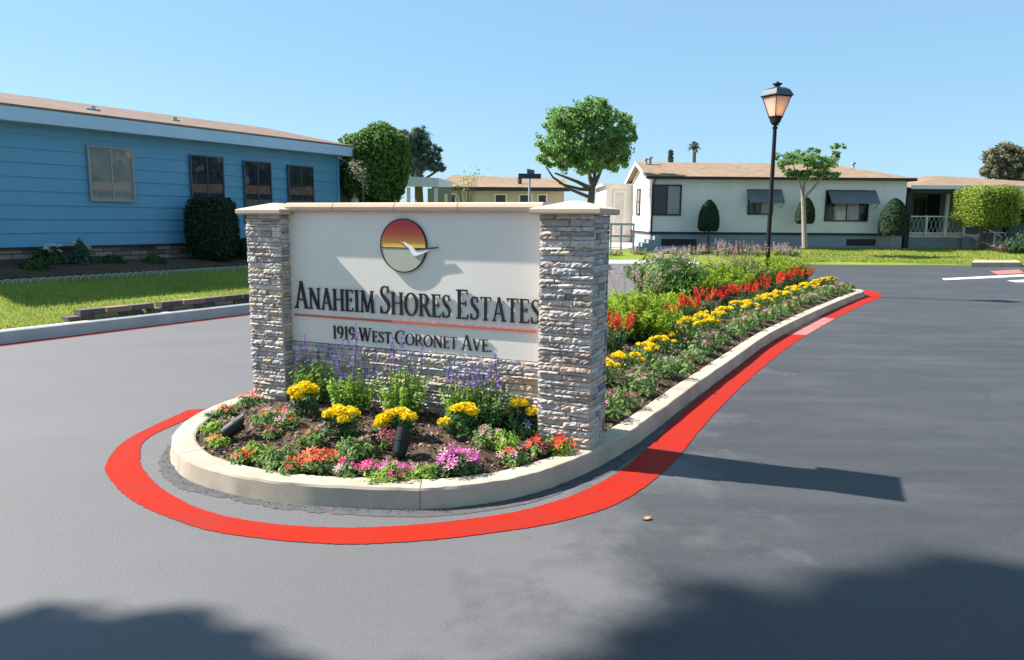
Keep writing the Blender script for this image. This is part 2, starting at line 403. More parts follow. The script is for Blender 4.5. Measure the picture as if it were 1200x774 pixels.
M['maroon'] = leafy('maroon_petal', [(.14, .008, .03), (.20, .012, .04), (.26, .03, .06)], .25)
M['lilac'] = leafy('lilac_petal', [(.34, .28, .58), (.44, .38, .66), (.5, .45, .7)], .25)
M['violet'] = leafy('violet_petal', [(.15, .07, .34), (.22, .11, .42), (.30, .18, .5)], .25)
M['mauve'] = leafy('mauve_flower', [(.30, .22, .30), (.42, .30, .38), (.52, .40, .44)], .25)
M['seedhead'] = leafy('dry_seedhead', [(.36, .22, .18), (.46, .30, .24), (.55, .38, .30)], .3)
M['white_flower'] = leafy('white_flower', [(.6, .6, .62), (.72, .72, .72)], .25)
# ------------------------------------------------------------------ light and sky
SUN_AZ, SUN_EL = rad(15.3), rad(42.5)           # towards the sun: (-cos az, sin az)
to_sun = Vector((-math.cos(SUN_AZ) * math.cos(SUN_EL), math.sin(SUN_AZ) * math.cos(SUN_EL), math.sin(SUN_EL)))
sl = bpy.data.lights.new('sun', 'SUN'); sl.energy = 5.0; sl.angle = rad(.6); sl.color = (1, .94, .87)
so = bpy.data.objects.new('sun', sl); COL.objects.link(so); so.location = to_sun * 60
so.rotation_euler = to_sun.to_track_quat('Z', 'Y').to_euler()
w = bpy.data.worlds.new('World'); scene.world = w; w.use_nodes = True
wn = w.node_tree; bg = wn.nodes['Background']
sky = wn.nodes.new('ShaderNodeTexSky'); sky.sky_type = 'NISHITA'; sky.sun_disc = False
sky.sun_elevation = SUN_EL; sky.sun_rotation = math.atan2(to_sun.x, to_sun.y); sky.altitude = 20
sky.air_density = 1.0; sky.dust_density = .35; sky.ozone_density = 1.6
tint = wn.nodes.new('ShaderNodeMix'); tint.data_type = 'RGBA'; tint.blend_type = 'MULTIPLY'; tint.inputs[0].default_value = 1; tint.inputs[7].default_value = (.86, 1.0, 1.17, 1)   # the cool clear blue of this sky
wn.links.new(sky.outputs[0], tint.inputs[6]); even = wn.nodes.new('ShaderNodeMix'); even.data_type = 'RGBA'; even.inputs[0].default_value = .55; even.inputs[7].default_value = (2.75, 4.95, 6.6, 1)   # thin even haze: little change from top to horizon
wn.links.new(tint.outputs[2], even.inputs[6]); wn.links.new(even.outputs[2], bg.inputs[0]); bg.inputs[1].default_value = .058
scene.view_settings.view_transform = 'Standard'; scene.view_settings.look = 'None'
scene.view_settings.exposure = 1.36; scene.view_settings.gamma = 1
scene.cycles.max_bounces = 8; scene.cycles.transparent_max_bounces = 24
try: scene.cycles.use_denoising = True
except Exception: pass

# ------------------------------------------------------------------ ground, roads
def sheet(name, poly, z, m, seg=None):
    mb = MB(); mb.quad(*[(x, y, z) for x, y in poly]); return structure(mb.build(name, m))
mb = MB(); mb.quad((-900, -300, -.012), (900, -300, -.012), (900, 1500, -.012), (-900, 1500, -.012)); structure(mb.build('ground', M['ground']))
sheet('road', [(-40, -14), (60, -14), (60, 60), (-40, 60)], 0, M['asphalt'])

def catmull(P, k=6, closed=True):
    P = [Vector((*p, 0)) if len(p) == 2 else Vector(p) for p in P]; n = len(P); out = []
    for i in range(n if closed else n - 1):
        g = lambda j: P[j % n] if closed else P[min(max(j, 0), n - 1)]
        a, b_, c, d = g(i - 1), g(i), g(i + 1), g(i + 2)
        for q in range(k):
            t = q / k
            out.append(.5 * ((2 * b_) + (c - a) * t + (2 * a - 5 * b_ + 4 * c - d) * t * t + (3 * b_ - a - 3 * c + d) * t ** 3))
    if not closed: out.append(P[-1])
    return out
def normals2(P, closed=True):
    n = len(P); out = []
    for i in range(n):
        a = P[(i - 1) % n] if closed else P[max(i - 1, 0)]; b_ = P[(i + 1) % n] if closed else P[min(i + 1, n - 1)]
        d = (b_ - a); d.z = 0; d.normalize(); out.append(Vector((-d.y, d.x, 0)))       # left of travel
    return out

# island outline, outer edge of the kerb top, walked anticlockwise (inside is on the left)
ISL = [(-2.32, 6.32), (-2.47, 5.68), (-2.40, 5.10), (-2.12, 4.62), (-1.74, 4.33), (-1.28, 4.15), (-.69, 4.08), (-.38, 4.10), (-.02, 4.24), (.26, 4.46),
       (.53, 4.77), (.76, 5.11), (1.0, 5.50), (1.68, 6.76), (2.45, 8.15), (3.6, 10.2), (5.4, 13.0), (7.2, 15.65), (7.95, 16.75), (7.75, 17.45), (6.5, 18.5), (5.6, 18.6), (4.9, 17.8),
       (3.6, 15.7), (1.0, 11.55), (-.9, 8.55), (-1.95, 6.95)]
KH = .125
isl = catmull(ISL, 8); isn = normals2(isl)
mb = MB(); n = len(isl); prof = [(-.035, -.02), (-.012, KH - .02), (.006, KH - .004), (.03, KH), (.135, KH + .002), (.15, KH - .006), (.16, KH - .09)]
wob = np.random.RandomState(2).normal(0, .0025, (n, 8))
prof = [(-.022, -.02), (-.004, KH - .016), (.004, KH - .003), (.012, KH), (.135, KH + .003), (.15, KH - .004), (.16, KH - .09)]
for a in range(len(prof) - 1):          # each face of the kerb has its own vertices: round along its length, crisp across it
    o_ = len(mb.v)
    for i, (p, q) in enumerate(zip(isl, isn)):
        for b in (a, a + 1): o, z = prof[b]; mb.v.append(tuple(p + q * (o + wob[i, b]) + Vector((0, 0, z + wob[i, 7] * .5))))
    for i in range(n): j = (i + 1) % n; mb.f.append((o_ + i * 2, o_ + j * 2, o_ + j * 2 + 1, o_ + i * 2 + 1)); mb.mi.append(0)
arc_ = 0; mb.m = 1
for i in range(n):                      # tooled joints across the kerb
    j = (i + 1) % n; arc_ += (isl[j] - isl[i]).length
    if arc_ > 1.75:
        arc_ = 0; d_ = (isl[j] - isl[i]).normalized() * .002
        for a in range(len(prof) - 1):
            e = .0016; (o0, z0_), (o1, z1_) = prof[a], prof[a + 1]
            ou = -e if a < 3 else 0; up_ = e if a >= 2 else 0
            P0 = isl[i] + isn[i] * (o0 + ou) + Vector((0, 0, z0_ + up_ + .001)); P1 = isl[i] + isn[i] * (o1 + ou) + Vector((0, 0, z1_ + up_ + .001))
            mb.quad(P0 - d_, P0 + d_, P1 + d_, P1 - d_)
structure(mb.build('island_kerb', [M['kerb'], M['joint']], smooth=True))

# planting bed
inner = [p + q * .145 for p, q in zip(isl, isn)]
ip = np.array([(p.x, p.y) for p in inner])
def inside(X, poly):
    x, y = X[:, 0], X[:, 1]; r = np.zeros(len(X), bool); j = len(poly) - 1
    for i in range(len(poly)):
        xi, yi = poly[i]; xj, yj = poly[j]
        c = ((yi > y) != (yj > y)) & (x < (xj - xi) * (y - yi) / (yj - yi + 1e-12) + xi)
        r ^= c; j = i
    return r
def edge_dist(X, poly):
    d = np.full(len(X), 1e9)
    for i in range(len(poly)):
        a = poly[i]; b_ = poly[(i + 1) % len(poly)]; ab = b_ - a
        t = np.clip(((X - a) @ ab) / (ab @ ab + 1e-12), 0, 1)
        d = np.minimum(d, np.linalg.norm(X - (a + t[:, None] * ab), axis=1))
    return d
_nf = [(R.uniform(2, 30, 2) * R.choice([-1, 1], 2), R.uniform(0, 6.3)) for _ in range(26)]
def soil_z(X):
    X = np.atleast_2d(X); d = edge_dist(X, ip); ins = inside(X, ip)
    z = KH - .03 + .11 * np.clip(d / .6, 0, 1) ** .8
    for (kx, ky), ph in _nf:
        z = z + .035 / math.hypot(kx, ky) * np.sin(kx * X[:, 0] + ky * X[:, 1] + ph) * np.clip(d / .15, 0, 1)
    return np.where(ins, z, KH - .04)
def soil(x, y): return float(soil_z(np.array([[x, y]]))[0])
g = .06
xs = np.arange(-2.6, 8.2, g); ys = np.arange(4.0, 18.8, g)
GX, GY = np.meshgrid(xs, ys); PT = np.c_[GX.ravel(), GY.ravel()]
ok = (inside(PT, ip)) | (edge_dist(PT, ip) < .0)
big = np.array([(p.x, p.y) for p in [a + b_ * .09 for a, b_ in zip(isl, isn)]])
okb = inside(PT, big)
Z = soil_z(PT)
idx = -np.ones(len(PT), int); idx[okb] = np.arange(okb.sum()); W = len(xs)
Fq = []
I = idx.reshape(len(ys), W)
for r_ in range(len(ys) - 1):
    a, b_, c, d = I[r_, :-1], I[r_, 1:], I[r_ + 1, 1:], I[r_ + 1, :-1]
    s_ = (a >= 0) & (b_ >= 0) & (c >= 0) & (d >= 0)
    Fq += np.c_[a, b_, c, d][s_].tolist()
mb = MB(); mb.v = [tuple(p) for p in np.c_[PT[okb], Z[okb]].tolist()]; mb.f = [tuple(q) for q in Fq]; mb.mi = [0] * len(Fq)
structure(mb.build('planting_soil', M['soil'], smooth=True))
# loose mulch
C0 = np.c_[R.uniform(-2.4, 4.2, 42000), R.uniform(4.1, 11.0, 42000)]; C0 = C0[inside(C0, ip)]
C0 = C0[(R.rand(len(C0)) < np.clip(1.6 - (C0[:, 1] - 5.5) * .22, .25, 1))]
zc = soil_z(C0) + .006
V, Fc = leaves(np.c_[C0, zc], np.c_[R.normal(0, .55, (len(C0), 2)), np.ones(len(C0))], R.uniform(.012, .05, len(C0)), .55, .12)
mb = MB(); mb.arr(V, Fc); tag(mb.build('mulch_litter', M['mulch']), 'loose dark brown mulch chips strewn over the flower bed soil', 'mulch', kind='stuff')

# rough strip of older asphalt along the foot of the kerb, and the grit that gathers there
gs_ = MB(); rg_ = np.random.RandomState(9); kk = len(isl)
fine_ = []
for i in range(kk):
    for q_ in range(6): t = q_ / 6; fine_.append((isl[i].lerp(isl[(i + 1) % kk], t), isn[i].lerp(isn[(i + 1) % kk], t)))
wv_ = np.cumsum(rg_.normal(0, .006, len(fine_))); wv_ -= np.linspace(0, wv_[-1], len(wv_)); wv_ = np.clip(wv_, -.04, .03)
for i, (p, q) in enumerate(fine_):
    for o in (.01, -(.095 + wv_[i] + rg_.normal(0, .003))): w_ = p + q * o; gs_.v.append((w_.x, w_.y, .0025))
for i in range(len(fine_)): j = (i + 1) % len(fine_); gs_.f.append((i * 2, i * 2 + 1, j * 2 + 1, j * 2)[::-1]); gs_.mi.append(0)
structure(gs_.build('gutter_strip', M['gutter']))
ng = 2600; ii = rg_.randint(0, len(fine_), ng); og = .028 + np.abs(rg_.normal(0, .03, ng))
cg = np.array([tuple(fine_[i][0] - fine_[i][1] * o) for i, o in zip(ii, og)]); cg[:, 2] = .006
V, Fc = leaves(cg, np.c_[rg_.normal(0, .4, (ng, 2)), np.ones(ng)], rg_.uniform(.004, .013, ng), .7, .2, rg_)
mb = MB(); mb.arr(V, Fc); tag(mb.build('kerb_grit', M['mulch']), 'fine grit and soil crumbs lying along the foot of the island kerb', 'grit', kind='stuff')
# red kerb line painted on the asphalt around the island
RO = [(220, 481), (150, 515), (124, 545), (131, 565), (160, 590), (225, 617), (300, 631), (400, 638.5), (500, 634), (600, 622), (665, 610), (725, 590), (770, 560), (800, 530), (824, 500), (868, 454), (916, 413), (945, 393)]
RI = [(252, 479), (178, 511), (164, 535), (172, 556), (200, 580), (250, 602), (325, 615), (405, 619), (495, 615), (590, 603), (645, 590), (692, 572), (733, 548), (762, 522), (785, 498), (828, 459), (887, 413), (918, 392)]
def band(name, A, B, z, m):
    a = catmull(A, 24, False); b_ = catmull(B, 24, False); mb = MB(); n = len(a)
    for P in (a, b_):                   # brushed edge, not quite true
        for p in P: p.x += R.normal(0, .0022); p.y += R.normal(0, .0022)
    mb.v = [(p.x, p.y, z) for p in a] + [(p.x, p.y, z) for p in b_]
    for i in range(n - 1): mb.f.append((i, i + 1, n + i + 1, n + i)); mb.mi.append(0)
    return structure(mb.build(name, m))
g2 = lambda P: [tuple(at(x, y, 0))[:2] for x, y in P]
band('red_kerb_line', g2(RO), g2(RI), .004, M['red_paint'])
band('faded_kerb_line', g2([(945, 393), (957, 386), (978, 374)]), g2([(918, 392), (931, 385), (956, 372)]), .004, M['red_faded'])
band('red_kerb_line', g2([(978, 374), (1006, 360), (1031, 349), (1031, 344), (1018, 340)]), g2([(956, 372), (980, 360), (1008, 347), (1012, 344), (1010, 342)]), .004, M['red_paint'])
# hidden side of the island
lft = isl[23 * 8:] + isl[:3]; ln = isn[23 * 8:] + isn[:3]
band('red_kerb_line', [tuple(p - q * .1)[:2] for p, q in zip(lft[::4], ln[::4])], [tuple(p - q * .32)[:2] for p, q in zip(lft[::4], ln[::4])], .004, M['red_paint'])

# ------------------------------------------------------------------ lawn and kerb before the blue house
TH = Vector((math.sin(rad(32)), math.cos(rad(32)), 0)); NH = Vector((-TH.y, TH.x, 0))   # along the kerb / towards the house
K0 = at(0, 404, 0)
def lk(s, d, z=0): return K0 + TH * s + NH * d + Vector((0, 0, z))
S0, S1 = -11, 19
mb = MB()
kp = [(0, -.02), (.02, .155), (.05, .17), (.17, .17), (.18, .1)]
ss = np.linspace(S0, S1, 60)
for s in ss:
    for d, z in kp: mb.v.append(tuple(lk(s, d, z)))
for i in range(len(ss) - 1):
    for a in range(len(kp) - 1): mb.f.append((i * 5 + a + 5, i * 5 + a, i * 5 + a + 1, i * 5 + a + 6)[::-1]); mb.mi.append(0)
structure(mb.build('lawn_kerb', M['kerb_grey'], smooth=False))
mb = MB(); mb.quad(*[lk(S0, -.17, .004), lk(S1, -.17, .004), lk(S1, -.03, .004), lk(S0, -.03, .004)])
structure(mb.build('red_kerb_line', M['red_paint']))
def lawn_z(d): return .16 + .47 * min(1, max(0, (d - .17) / 5.2)) ** 1.7
mb = MB(); ds = np.r_[np.linspace(.17, 5.6, 24), 9, 20]
for s in ss:
    for d in ds: mb.v.append(tuple(lk(s, d, lawn_z(d) + .012 * math.sin(s * 1.7 + d) * (d > .3))))
k = len(ds)
for i in range(len(ss) - 1):
    for a in range(k - 1): mb.f.append((i * k + a, i * k + k + a, i * k + k + a + 1, i * k + a + 1)); mb.mi.append(0)
structure(mb.build('front_lawn', M['lawn'], smooth=True))
def blades(n, pts, h, wd, rs=R, lean=.5):
    """grass blades standing on pts (n,3): V, F triangles"""
    a = rs.uniform(0, 6.283, n); d = np.c_[np.cos(a), np.sin(a), np.zeros(n)]
    l = rs.uniform(0, 6.283, n); tilt = np.c_[np.cos(l), np.sin(l), np.zeros(n)] * (rs.rand(n, 1) * lean)
    hh = h * rs.uniform(.6, 1.3, (n, 1)); top = pts + (tilt + [0, 0, 1]) * hh
    V = np.stack([pts - d * wd / 2, pts + d * wd / 2, top], 1).reshape(-1, 3)
    return V, np.arange(3 * n).reshape(n, 3)
bs_ = MB()
for i, s in enumerate(np.linspace(-8, 18, 90)):
    for d in (4.42 + .05 * math.sin(s * 2.1), 4.8, 5.4, 6.1): bs_.v.append(tuple(lk(s, d, lawn_z(d) + .02 + .012 * math.sin(s * 1.7 + d) + (.02 if 4.5 < d < 5.5 else 0))))
for i in range(89):
    for a in range(3): bs_.f.append((i * 4 + a, i * 4 + 4 + a, i * 4 + 5 + a, i * 4 + 1 + a)); bs_.mi.append(0)
structure(bs_.build('flower_bed_soil', M['soil'], smooth=True))
nb = 60000
s_ = R.uniform(-7, 9, nb); d_ = .2 + 4.15 * R.rand(nb) ** 1.3
zb = .16 + .47 * np.clip((d_ - .17) / 5.2, 0, 1) ** 1.7
pt = np.array(K0)[None] + s_[:, None] * np.array(TH) + d_[:, None] * np.array(NH); pt[:, 2] += zb
V, Fc = blades(nb, pt, .05, .014)
mb = MB(); mb.arr(V, Fc); tag(mb.build('lawn_grass', M['blade']), 'short green grass of the lawn before the blue house', 'grass', kind='stuff')

# ------------------------------------------------------------------ far lawn before the white house
FY = 29.6
far_edge = [tuple(at(x, y, 0))[:2] for x, y in [(700, 307), (840, 309), (935, 309), (1050, 309.5), (1130, 309), (1190, 308)]]
def far_z(y): return .10 + .32 * min(1, max(0, (y - 29.5) / 6.5))
mb = MB(); cols_ = 40
X0, X1 = -4, 30
xs_ = np.linspace(X0, X1, cols_); ysf = np.r_[np.linspace(29.4, 37, 14), 60]
for x in xs_:
    for i, y in enumerate(ysf):
        z = far_z(y) if i else -.02
        mb.v.append((x, y + (.25 * math.sin(x * .35) if i < 2 else 0), z))
k = len(ysf)
for i in range(cols_ - 1):
    for a in range(k - 1): mb.f.append((i * k + a, i * k + k + a, i * k + k + a + 1, i * k + a + 1)); mb.mi.append(0)
structure(mb.build('far_lawn', M['lawn'], smooth=True))
nb = 26000
pf = np.c_[R.uniform(8.5, 23, nb), 29.6 + 6.3 * R.rand(nb) ** 1.4, np.zeros(nb)]; pf[:, 2] = .10 + .32 * np.clip((pf[:, 1] - 29.5) / 6.5, 0, 1)
V, Fc = blades(nb, pf, .07, .03)
mb = MB(); mb.arr(V, Fc); tag(mb.build('lawn_grass', M['blade']), 'sunny green grass of the far lawn before the white house', 'grass', kind='stuff')
mb = MB(); mb.hexa([tuple(at(x, y, 0.0) ) for x, y in [(1138, 313), (1196, 313), (1190, 309), (1142, 309)]] + [tuple(at(x, y, 0.0) + Vector((0, 0, .17))) for x, y in [(1138, 313), (1196, 313), (1190, 309), (1142, 309)]])
structure(mb.build('kerb_apron', M['kerb']))
mb = MB()
mb.quad(*[tuple(at(x, y, .006)) for x, y in [(1104, 326.5), (1204, 321.5), (1204, 324), (1106, 328.5)]])
mb.quad(*[tuple(at(x, y, .006)) for x, y in [(1180, 329), (1240, 326), (1240, 330), (1190, 331)]]); structure(mb.build('white_road_line', M['white_paint']))
mb = MB(); mb.quad(*[tuple(at(x, y, .006)) for x, y in [(1160, 318), (1194, 316), (1200, 320), (1170, 322)]]); structure(mb.build('red_kerb_line', M['red_faded']))
# concrete drive beside the white house
mb = MB(); mb.quad((2.0, 28.8, .0), (7.3, 28.9, .012), (8.3, 36, .435), (2, 36, .435)); mb.quad((2.0, 36, .435), (8.3, 36, .435), (8.3, 60, .44), (2, 60, .44)); structure(mb.build('driveway', M['drive']))
# ------------------------------------------------------------------ entrance sign (local: x along the sign to the right, y away from the viewer, z up)
UA = rad(23.5)
SIGN_O = Vector((.52, 4.8, .12)) + Vector((-math.cos(UA), math.sin(UA), 0)) * 2.88     # front left corner of the left pillar
sign = empty('monument_sign', SIGN_O, 'stone pillared entrance sign with cream panel, sunset emblem and black lettering', 'sign', rz=-UA)
rs = np.random.RandomState(5)

def stone_face(mb, x0, x1, z0, z1, f, dmax=.016, rs=rs):
    """ledge stones laid in courses on a face; f(u, z, d) -> local 3D with d outwards"""
    z = z0
    while z < z1 - .004:
        h = min(rs.choice([.02, .026, .032, .040, .048, .03]), z1 - z)
        if z1 - z - h < .018: h = z1 - z
        x = x0
        while x < x1 - .004:
            w_ = rs.uniform(.06, .24) * (1.1 if h > .04 else 1)
            if x1 - x - w_ < .05: w_ = x1 - x
            d = rs.uniform(.003, dmax) if rs.rand() < .8 else dmax * rs.uniform(.9, 1.25); g_ = .0018
            nx = max(2, int(w_ / .018)); nz = max(2, int(h / .012))
            U = np.linspace(x + g_, x + w_ - g_, nx + 1); Zs = np.linspace(z + g_, z + h - g_, nz + 1)
            o = len(mb.v); jx = rs.uniform(-.003, .003, 4)
            tilt = rs.uniform(-.008, .008); tiltz = rs.uniform(-.006, .006)
            for iz, zz in enumerate(Zs):
                for ix, uu in enumerate(U):
                    e = (ix in (0, nx)) or (iz in (0, nz))
                    dd = d + tilt * (ix / nx - .5) + tiltz * (iz / nz - .5) + rs.uniform(-.0045, .0045) - (.005 if e else 0)
                    mb.v.append(tuple(f(uu, zz + (rs.uniform(-.0015, .0015)), max(.001, dd))))
            for iz in range(nz):
                for ix in range(nx):
                    a = o + iz * (nx + 1) + ix; mb.f.append((a, a + 1, a + nx + 2, a + nx + 1)); mb.mi.append(0)
            # side returns
            ring = [iz * (nx + 1) for iz in range(nz, -1, -1)] + list(range(1, nx + 1)) + [iz * (nx + 1) + nx for iz in range(1, nz + 1)] + [nz * (nx + 1) + ix for ix in range(nx - 1, 0, -1)]
            bo = len(mb.v)
            pos = [(U[r_ % (nx + 1)], Zs[r_ // (nx + 1)]) for r_ in ring]
            for uu, zz in pos: mb.v.append(tuple(f(uu, zz, -.012)))
            m_ = len(ring)
            for i in range(m_):
                j = (i + 1) % m_
                mb.f.append((o + ring[i], bo + i, bo + j, o + ring[j])); mb.mi.append(0)
            x += w_
        z += h

def pillar(x0, x1, y0, y1, z1, cap_z):
    mb = MB(); ins = .012
    stone_face(mb, x0, x1, -.12, z1, lambda u, z, d: (u, y0 + ins - d, z))
    stone_face(mb, y0 + ins, y1 - ins, -.12, z1, lambda u, z, d: (x1 - ins + d, u, z))
    stone_face(mb, -x1, -x0, -.12, z1, lambda u, z, d: (-u, y1 - ins + d, z))
    stone_face(mb, -(y1 - ins), -(y0 + ins), -.12, z1, lambda u, z, d: (x0 + ins - d, -u, z))
    mb.m = 1; mb.box((x0 + .017, y0 + .017, -.15), (x1 - .017, y1 - .017, z1 - .004))
    p = mb.build('stone_pillar', [M['stone'], M['grout']], sign)
    c = MB(); o = .052; zc = cap_z
    r0 = [(x0 - o + .012, y0 - o + .012), (x1 + o - .012, y0 - o + .012), (x1 + o - .012, y1 + o - .012), (x0 - o + .012, y1 + o - .012)]
    def rect(e, z): return [(x0 - o - e, y0 - o - e, z), (x1 + o + e, y0 - o - e, z), (x1 + o + e, y1 + o + e, z), (x0 - o - e, y1 + o + e, z)]
    levels = [rect(-.02, zc), rect(-.004, zc + .003), rect(0, zc + .012), rect(0, zc + .034), rect(-.004, zc + .04)]
    xm, ym = (x0 + x1) / 2, (y0 + y1) / 2
    levels.append([(xm - .03, ym - .03, zc + .092), (xm + .03, ym - .03, zc + .092), (xm + .03, ym + .03, zc + .092), (xm - .03, ym + .03, zc + .092)])
    for l in levels: c.v += l
    for i in range(len(levels) - 1):
        for j in range(4): c.f.append((i * 4 + j, i * 4 + (j + 1) % 4, i * 4 + 4 + (j + 1) % 4, i * 4 + 4 + j)); c.mi.append(0)
    c.f += [(3, 2, 1, 0), tuple(len(c.v) - 4 + j for j in range(4))]; c.mi += [0, 0]
    c.build('cap', M['cap'], p)
Z0 = .12   # sign origin height; photo heights are above the road
ZT = 1.675 - Z0
pillar(0, .335, 0, .36, ZT, ZT + .001)
pillar(2.505, 2.88, 0, .37, ZT + .01, ZT + .011)
XL, XR, YP, YB = .325, 2.515, .12, .27      # panel between the pillars
ZB = .672 - Z0
mb = MB(); nx, nz = 60, 30
mb.box((XL, YP, ZB), (XR, YB, 1.70 - Z0)); mb.build('sign_panel', M['stucco'], sign)
mb = MB(); stone_face(mb, XL, XR, -.1, ZB - .004, lambda u, z, d: (u, YP - .004 - d, z), .015)
stone_face(mb, -XR, -XL, -.1, ZB - .004, lambda u, z, d: (-u, YB + .004 + d, z), .022)
mb.m = 1; mb.box((XL, YP, -.14), (XR, YB, ZB - .003)); mb.build('stone_base', [M['stone'], M['grout']], sign)
# coping in four lengths with open joints
c = MB(); xa, xb = XL + .015, XR - .015; joints = [xa, xa + .455, xa + 1.0, xa + 1.52, xb]
for i in range(4):
    a, b_ = joints[i] + .003, joints[i + 1] - .003
    pr = [(YP - .045, 1.70), (YP - .056, 1.712), (YP - .059, 1.735), (YP - .05, 1.757), (YP - .03, 1.768), (YB + .04, 1.768), (YB + .06, 1.757), (YB + .066, 1.712), (YB + .055, 1.70)]
    c.prism(pr, a, b_, lambda y, z, d: (d, y, z - Z0))
    if i: c.box((joints[i] - .003, YP - .05, 1.703 - Z0), (joints[i] + .003, YB + .06, 1.762 - Z0))
c.build('coping', M['cap'], sign)

# lettering --------------------------------------------------------
T_, t_ = .135, .055
class G:
    def __init__(s): s.q = []
    def v(s, x, y0=0., y1=1., w=T_): s.q.append([(x - w / 2, y0), (x + w / 2, y0), (x + w / 2, y1), (x - w / 2, y1)]); return s
    def h(s, x0, x1, y, w=t_): s.q.append([(x0, y - w / 2), (x1, y - w / 2), (x1, y + w / 2), (x0, y + w / 2)]); return s
    def d(s, x0, y0, x1, y1, w=T_): s.q.append([(x0 - w / 2, y0), (x0 + w / 2, y0), (x1 + w / 2, y1), (x1 - w / 2, y1)]); return s
    def serif(s, x, y, w=.27, up=True):
        k = .045; b = .05
        if up: s.q.append([(x - w / 2, y), (x + w / 2, y), (x + w / 2, y + k * .7), (x + w * .25, y + k + b * .4), (x - w * .25, y + k + b * .4), (x - w / 2, y + k * .7)])
        else: s.q.append([(x - w / 2, y), (x - w / 2, y - k * .7), (x - w * .25, y - k - b * .4), (x + w * .25, y - k - b * .4), (x + w / 2, y - k * .7), (x + w / 2, y)])
        return s
    def tick(s, x, y, up): # vertical serif at an arm's end
        hgt = .17 * (1 if up else -1); s.q.append([(x - .05, y), (x, y), (x + .015, y + hgt), (x - .005, y + hgt)][::1 if up else -1]); return s
    def curve(s, pts, ws):
        P = [Vector(p) for p in pts]; k = len(P); L_, R_ = [], []
        for i in range(k):
            t = (P[min(i + 1, k - 1)] - P[max(i - 1, 0)]).normalized(); nn = Vector((-t.y, t.x))
            L_.append(P[i] + nn * ws[i] / 2); R_.append(P[i] - nn * ws[i] / 2)
        for i in range(k - 1): s.q.append([tuple(R_[i]), tuple(R_[i + 1]), tuple(L_[i + 1]), tuple(L_[i])])
        return s
    def arc(s, cx, cy, rx, ry, a0, a1, n=26, T=T_, t=t_):
        pts, ws = [], []
        for i in range(n + 1):
            a = rad(a0 + (a1 - a0) * i / n); pts.append((cx + rx * math.cos(a), cy + ry * math.sin(a))); ws.append(t + (T - t) * abs(math.cos(a)) ** 1.3)
        return s.curve(pts, ws)
def glyph(ch):
    g = G()
    if ch == 'A': g.d(.09, 0, .37, 1.02, .06).d(.66, 0, .37, 1.02, T_).h(.2, .56, .33).serif(.09, 0, .24).serif(.66, 0, .27); return g, .75
    if ch == 'N': g.v(.13, 0, 1, .06).d(.70, 0, .13, 1, T_ + .02).v(.70, 0, 1, .06).serif(.13, 0, .24).serif(.70, 1, .24, False).serif(.09, 1, .2, False); return g, .83
    if ch == 'H': g.v(.14).v(.66).h(.14, .66, .52).serif(.14, 0).serif(.14, 1, .27, False).serif(.66, 0).serif(.66, 1, .27, False); return g, .8
    if ch == 'E': g.v(.14).h(.03, .52, .025).h(.03, .50, .975).h(.14, .44, .53).tick(.54, 0, True).tick(.52, 1, False).serif(.12, 0, .24).serif(.12, 1, .24, False); g.q.append([(.43, .43), (.45, .43), (.45, .63), (.43, .63)]); return g, .58
    if ch == 'I': g.v(.16).serif(.16, 0).serif(.16, 1, .27, False); return g, .32
    if ch == 'M': g.d(.12, 0, .17, 1, .06).d(.50, .02, .19, 1, T_).d(.50, .02, .80, 1, .055).d(.86, 0, .80, 1, T_).serif(.12, 0, .23).serif(.86, 0).serif(.14, 1, .2, False).serif(.84, 1, .2, False); return g, .98
    if ch == 'S':
        P = [(.44, .80), (.41, .91), (.33, .965), (.24, .975), (.14, .93), (.09, .83), (.10, .72), (.17, .62), (.28, .53), (.39, .43), (.46, .32), (.46, .19), (.40, .085), (.29, .03), (.19, .03), (.10, .08), (.05, .21)]
        W_ = [.03, .04, .05, .055, .075, .1, .115, .13, .14, .14, .125, .11, .085, .06, .055, .045, .03]
        g.curve(P, W_).q.append([(.42, .74), (.46, .74), (.46, .99), (.435, .99)]); g.q.append([(.03, .0), (.055, .0), (.075, .27), (.035, .27)]); return g, .52
    if ch == 'O': g.arc(.43, .5, .36, .49, 0, 360, 44); return g, .86
    if ch == 'C': g.arc(.46, .5, .38, .485, 48, 318, 36).q.append([(.70, .72), (.73, .72), (.73, 1.0), (.705, 1.0)]); return g, .76
    if ch == 'R': g.v(.14).serif(.14, 0).serif(.10, 1, .2, False).h(.14, .34, .97).h(.14, .34, .49).arc(.33, .73, .21, .24, 90, -90, 18).d(.68, 0, .34, .50, T_).serif(.71, 0, .2); return g, .74
    if ch == 'T': g.v(.33).h(.03, .63, .972).tick(.03 + .05, 1, False).tick(.645, 1, False).serif(.33, 0); return g, .66
    if ch == 'W': g.d(.33, 0, .12, 1, T_).d(.33, 0, .54, .96, .055).d(.74, 0, .52, 1, T_).d(.74, 0, .96, 1, .055).serif(.11, 1, .26, False).serif(.52, 1, .24, False).serif(.97, 1, .2, False); return g, 1.06
    if ch == 'V': g.d(.37, -.01, .10, 1, T_).d(.37, -.01, .66, 1, .055).serif(.10, 1, .26, False).serif(.67, 1, .2, False); return g, .75
    if ch == '1': g.v(.2).serif(.2, 0, .28).d(.07, .86, .2, .985, .07); return g, .36
    if ch == '9': g.arc(.25, .69, .19, .285, 0, 360, 30); g.curve([(.44, .66), (.44, .5), (.40, .32), (.31, .15), (.17, .03)], [.12, .125, .11, .08, .04]); return g, .5
    if ch == '.': g.arc(.09, .06, .035, .035, 0, 360, 10, .075, .075); return g, .2
    return g, .32
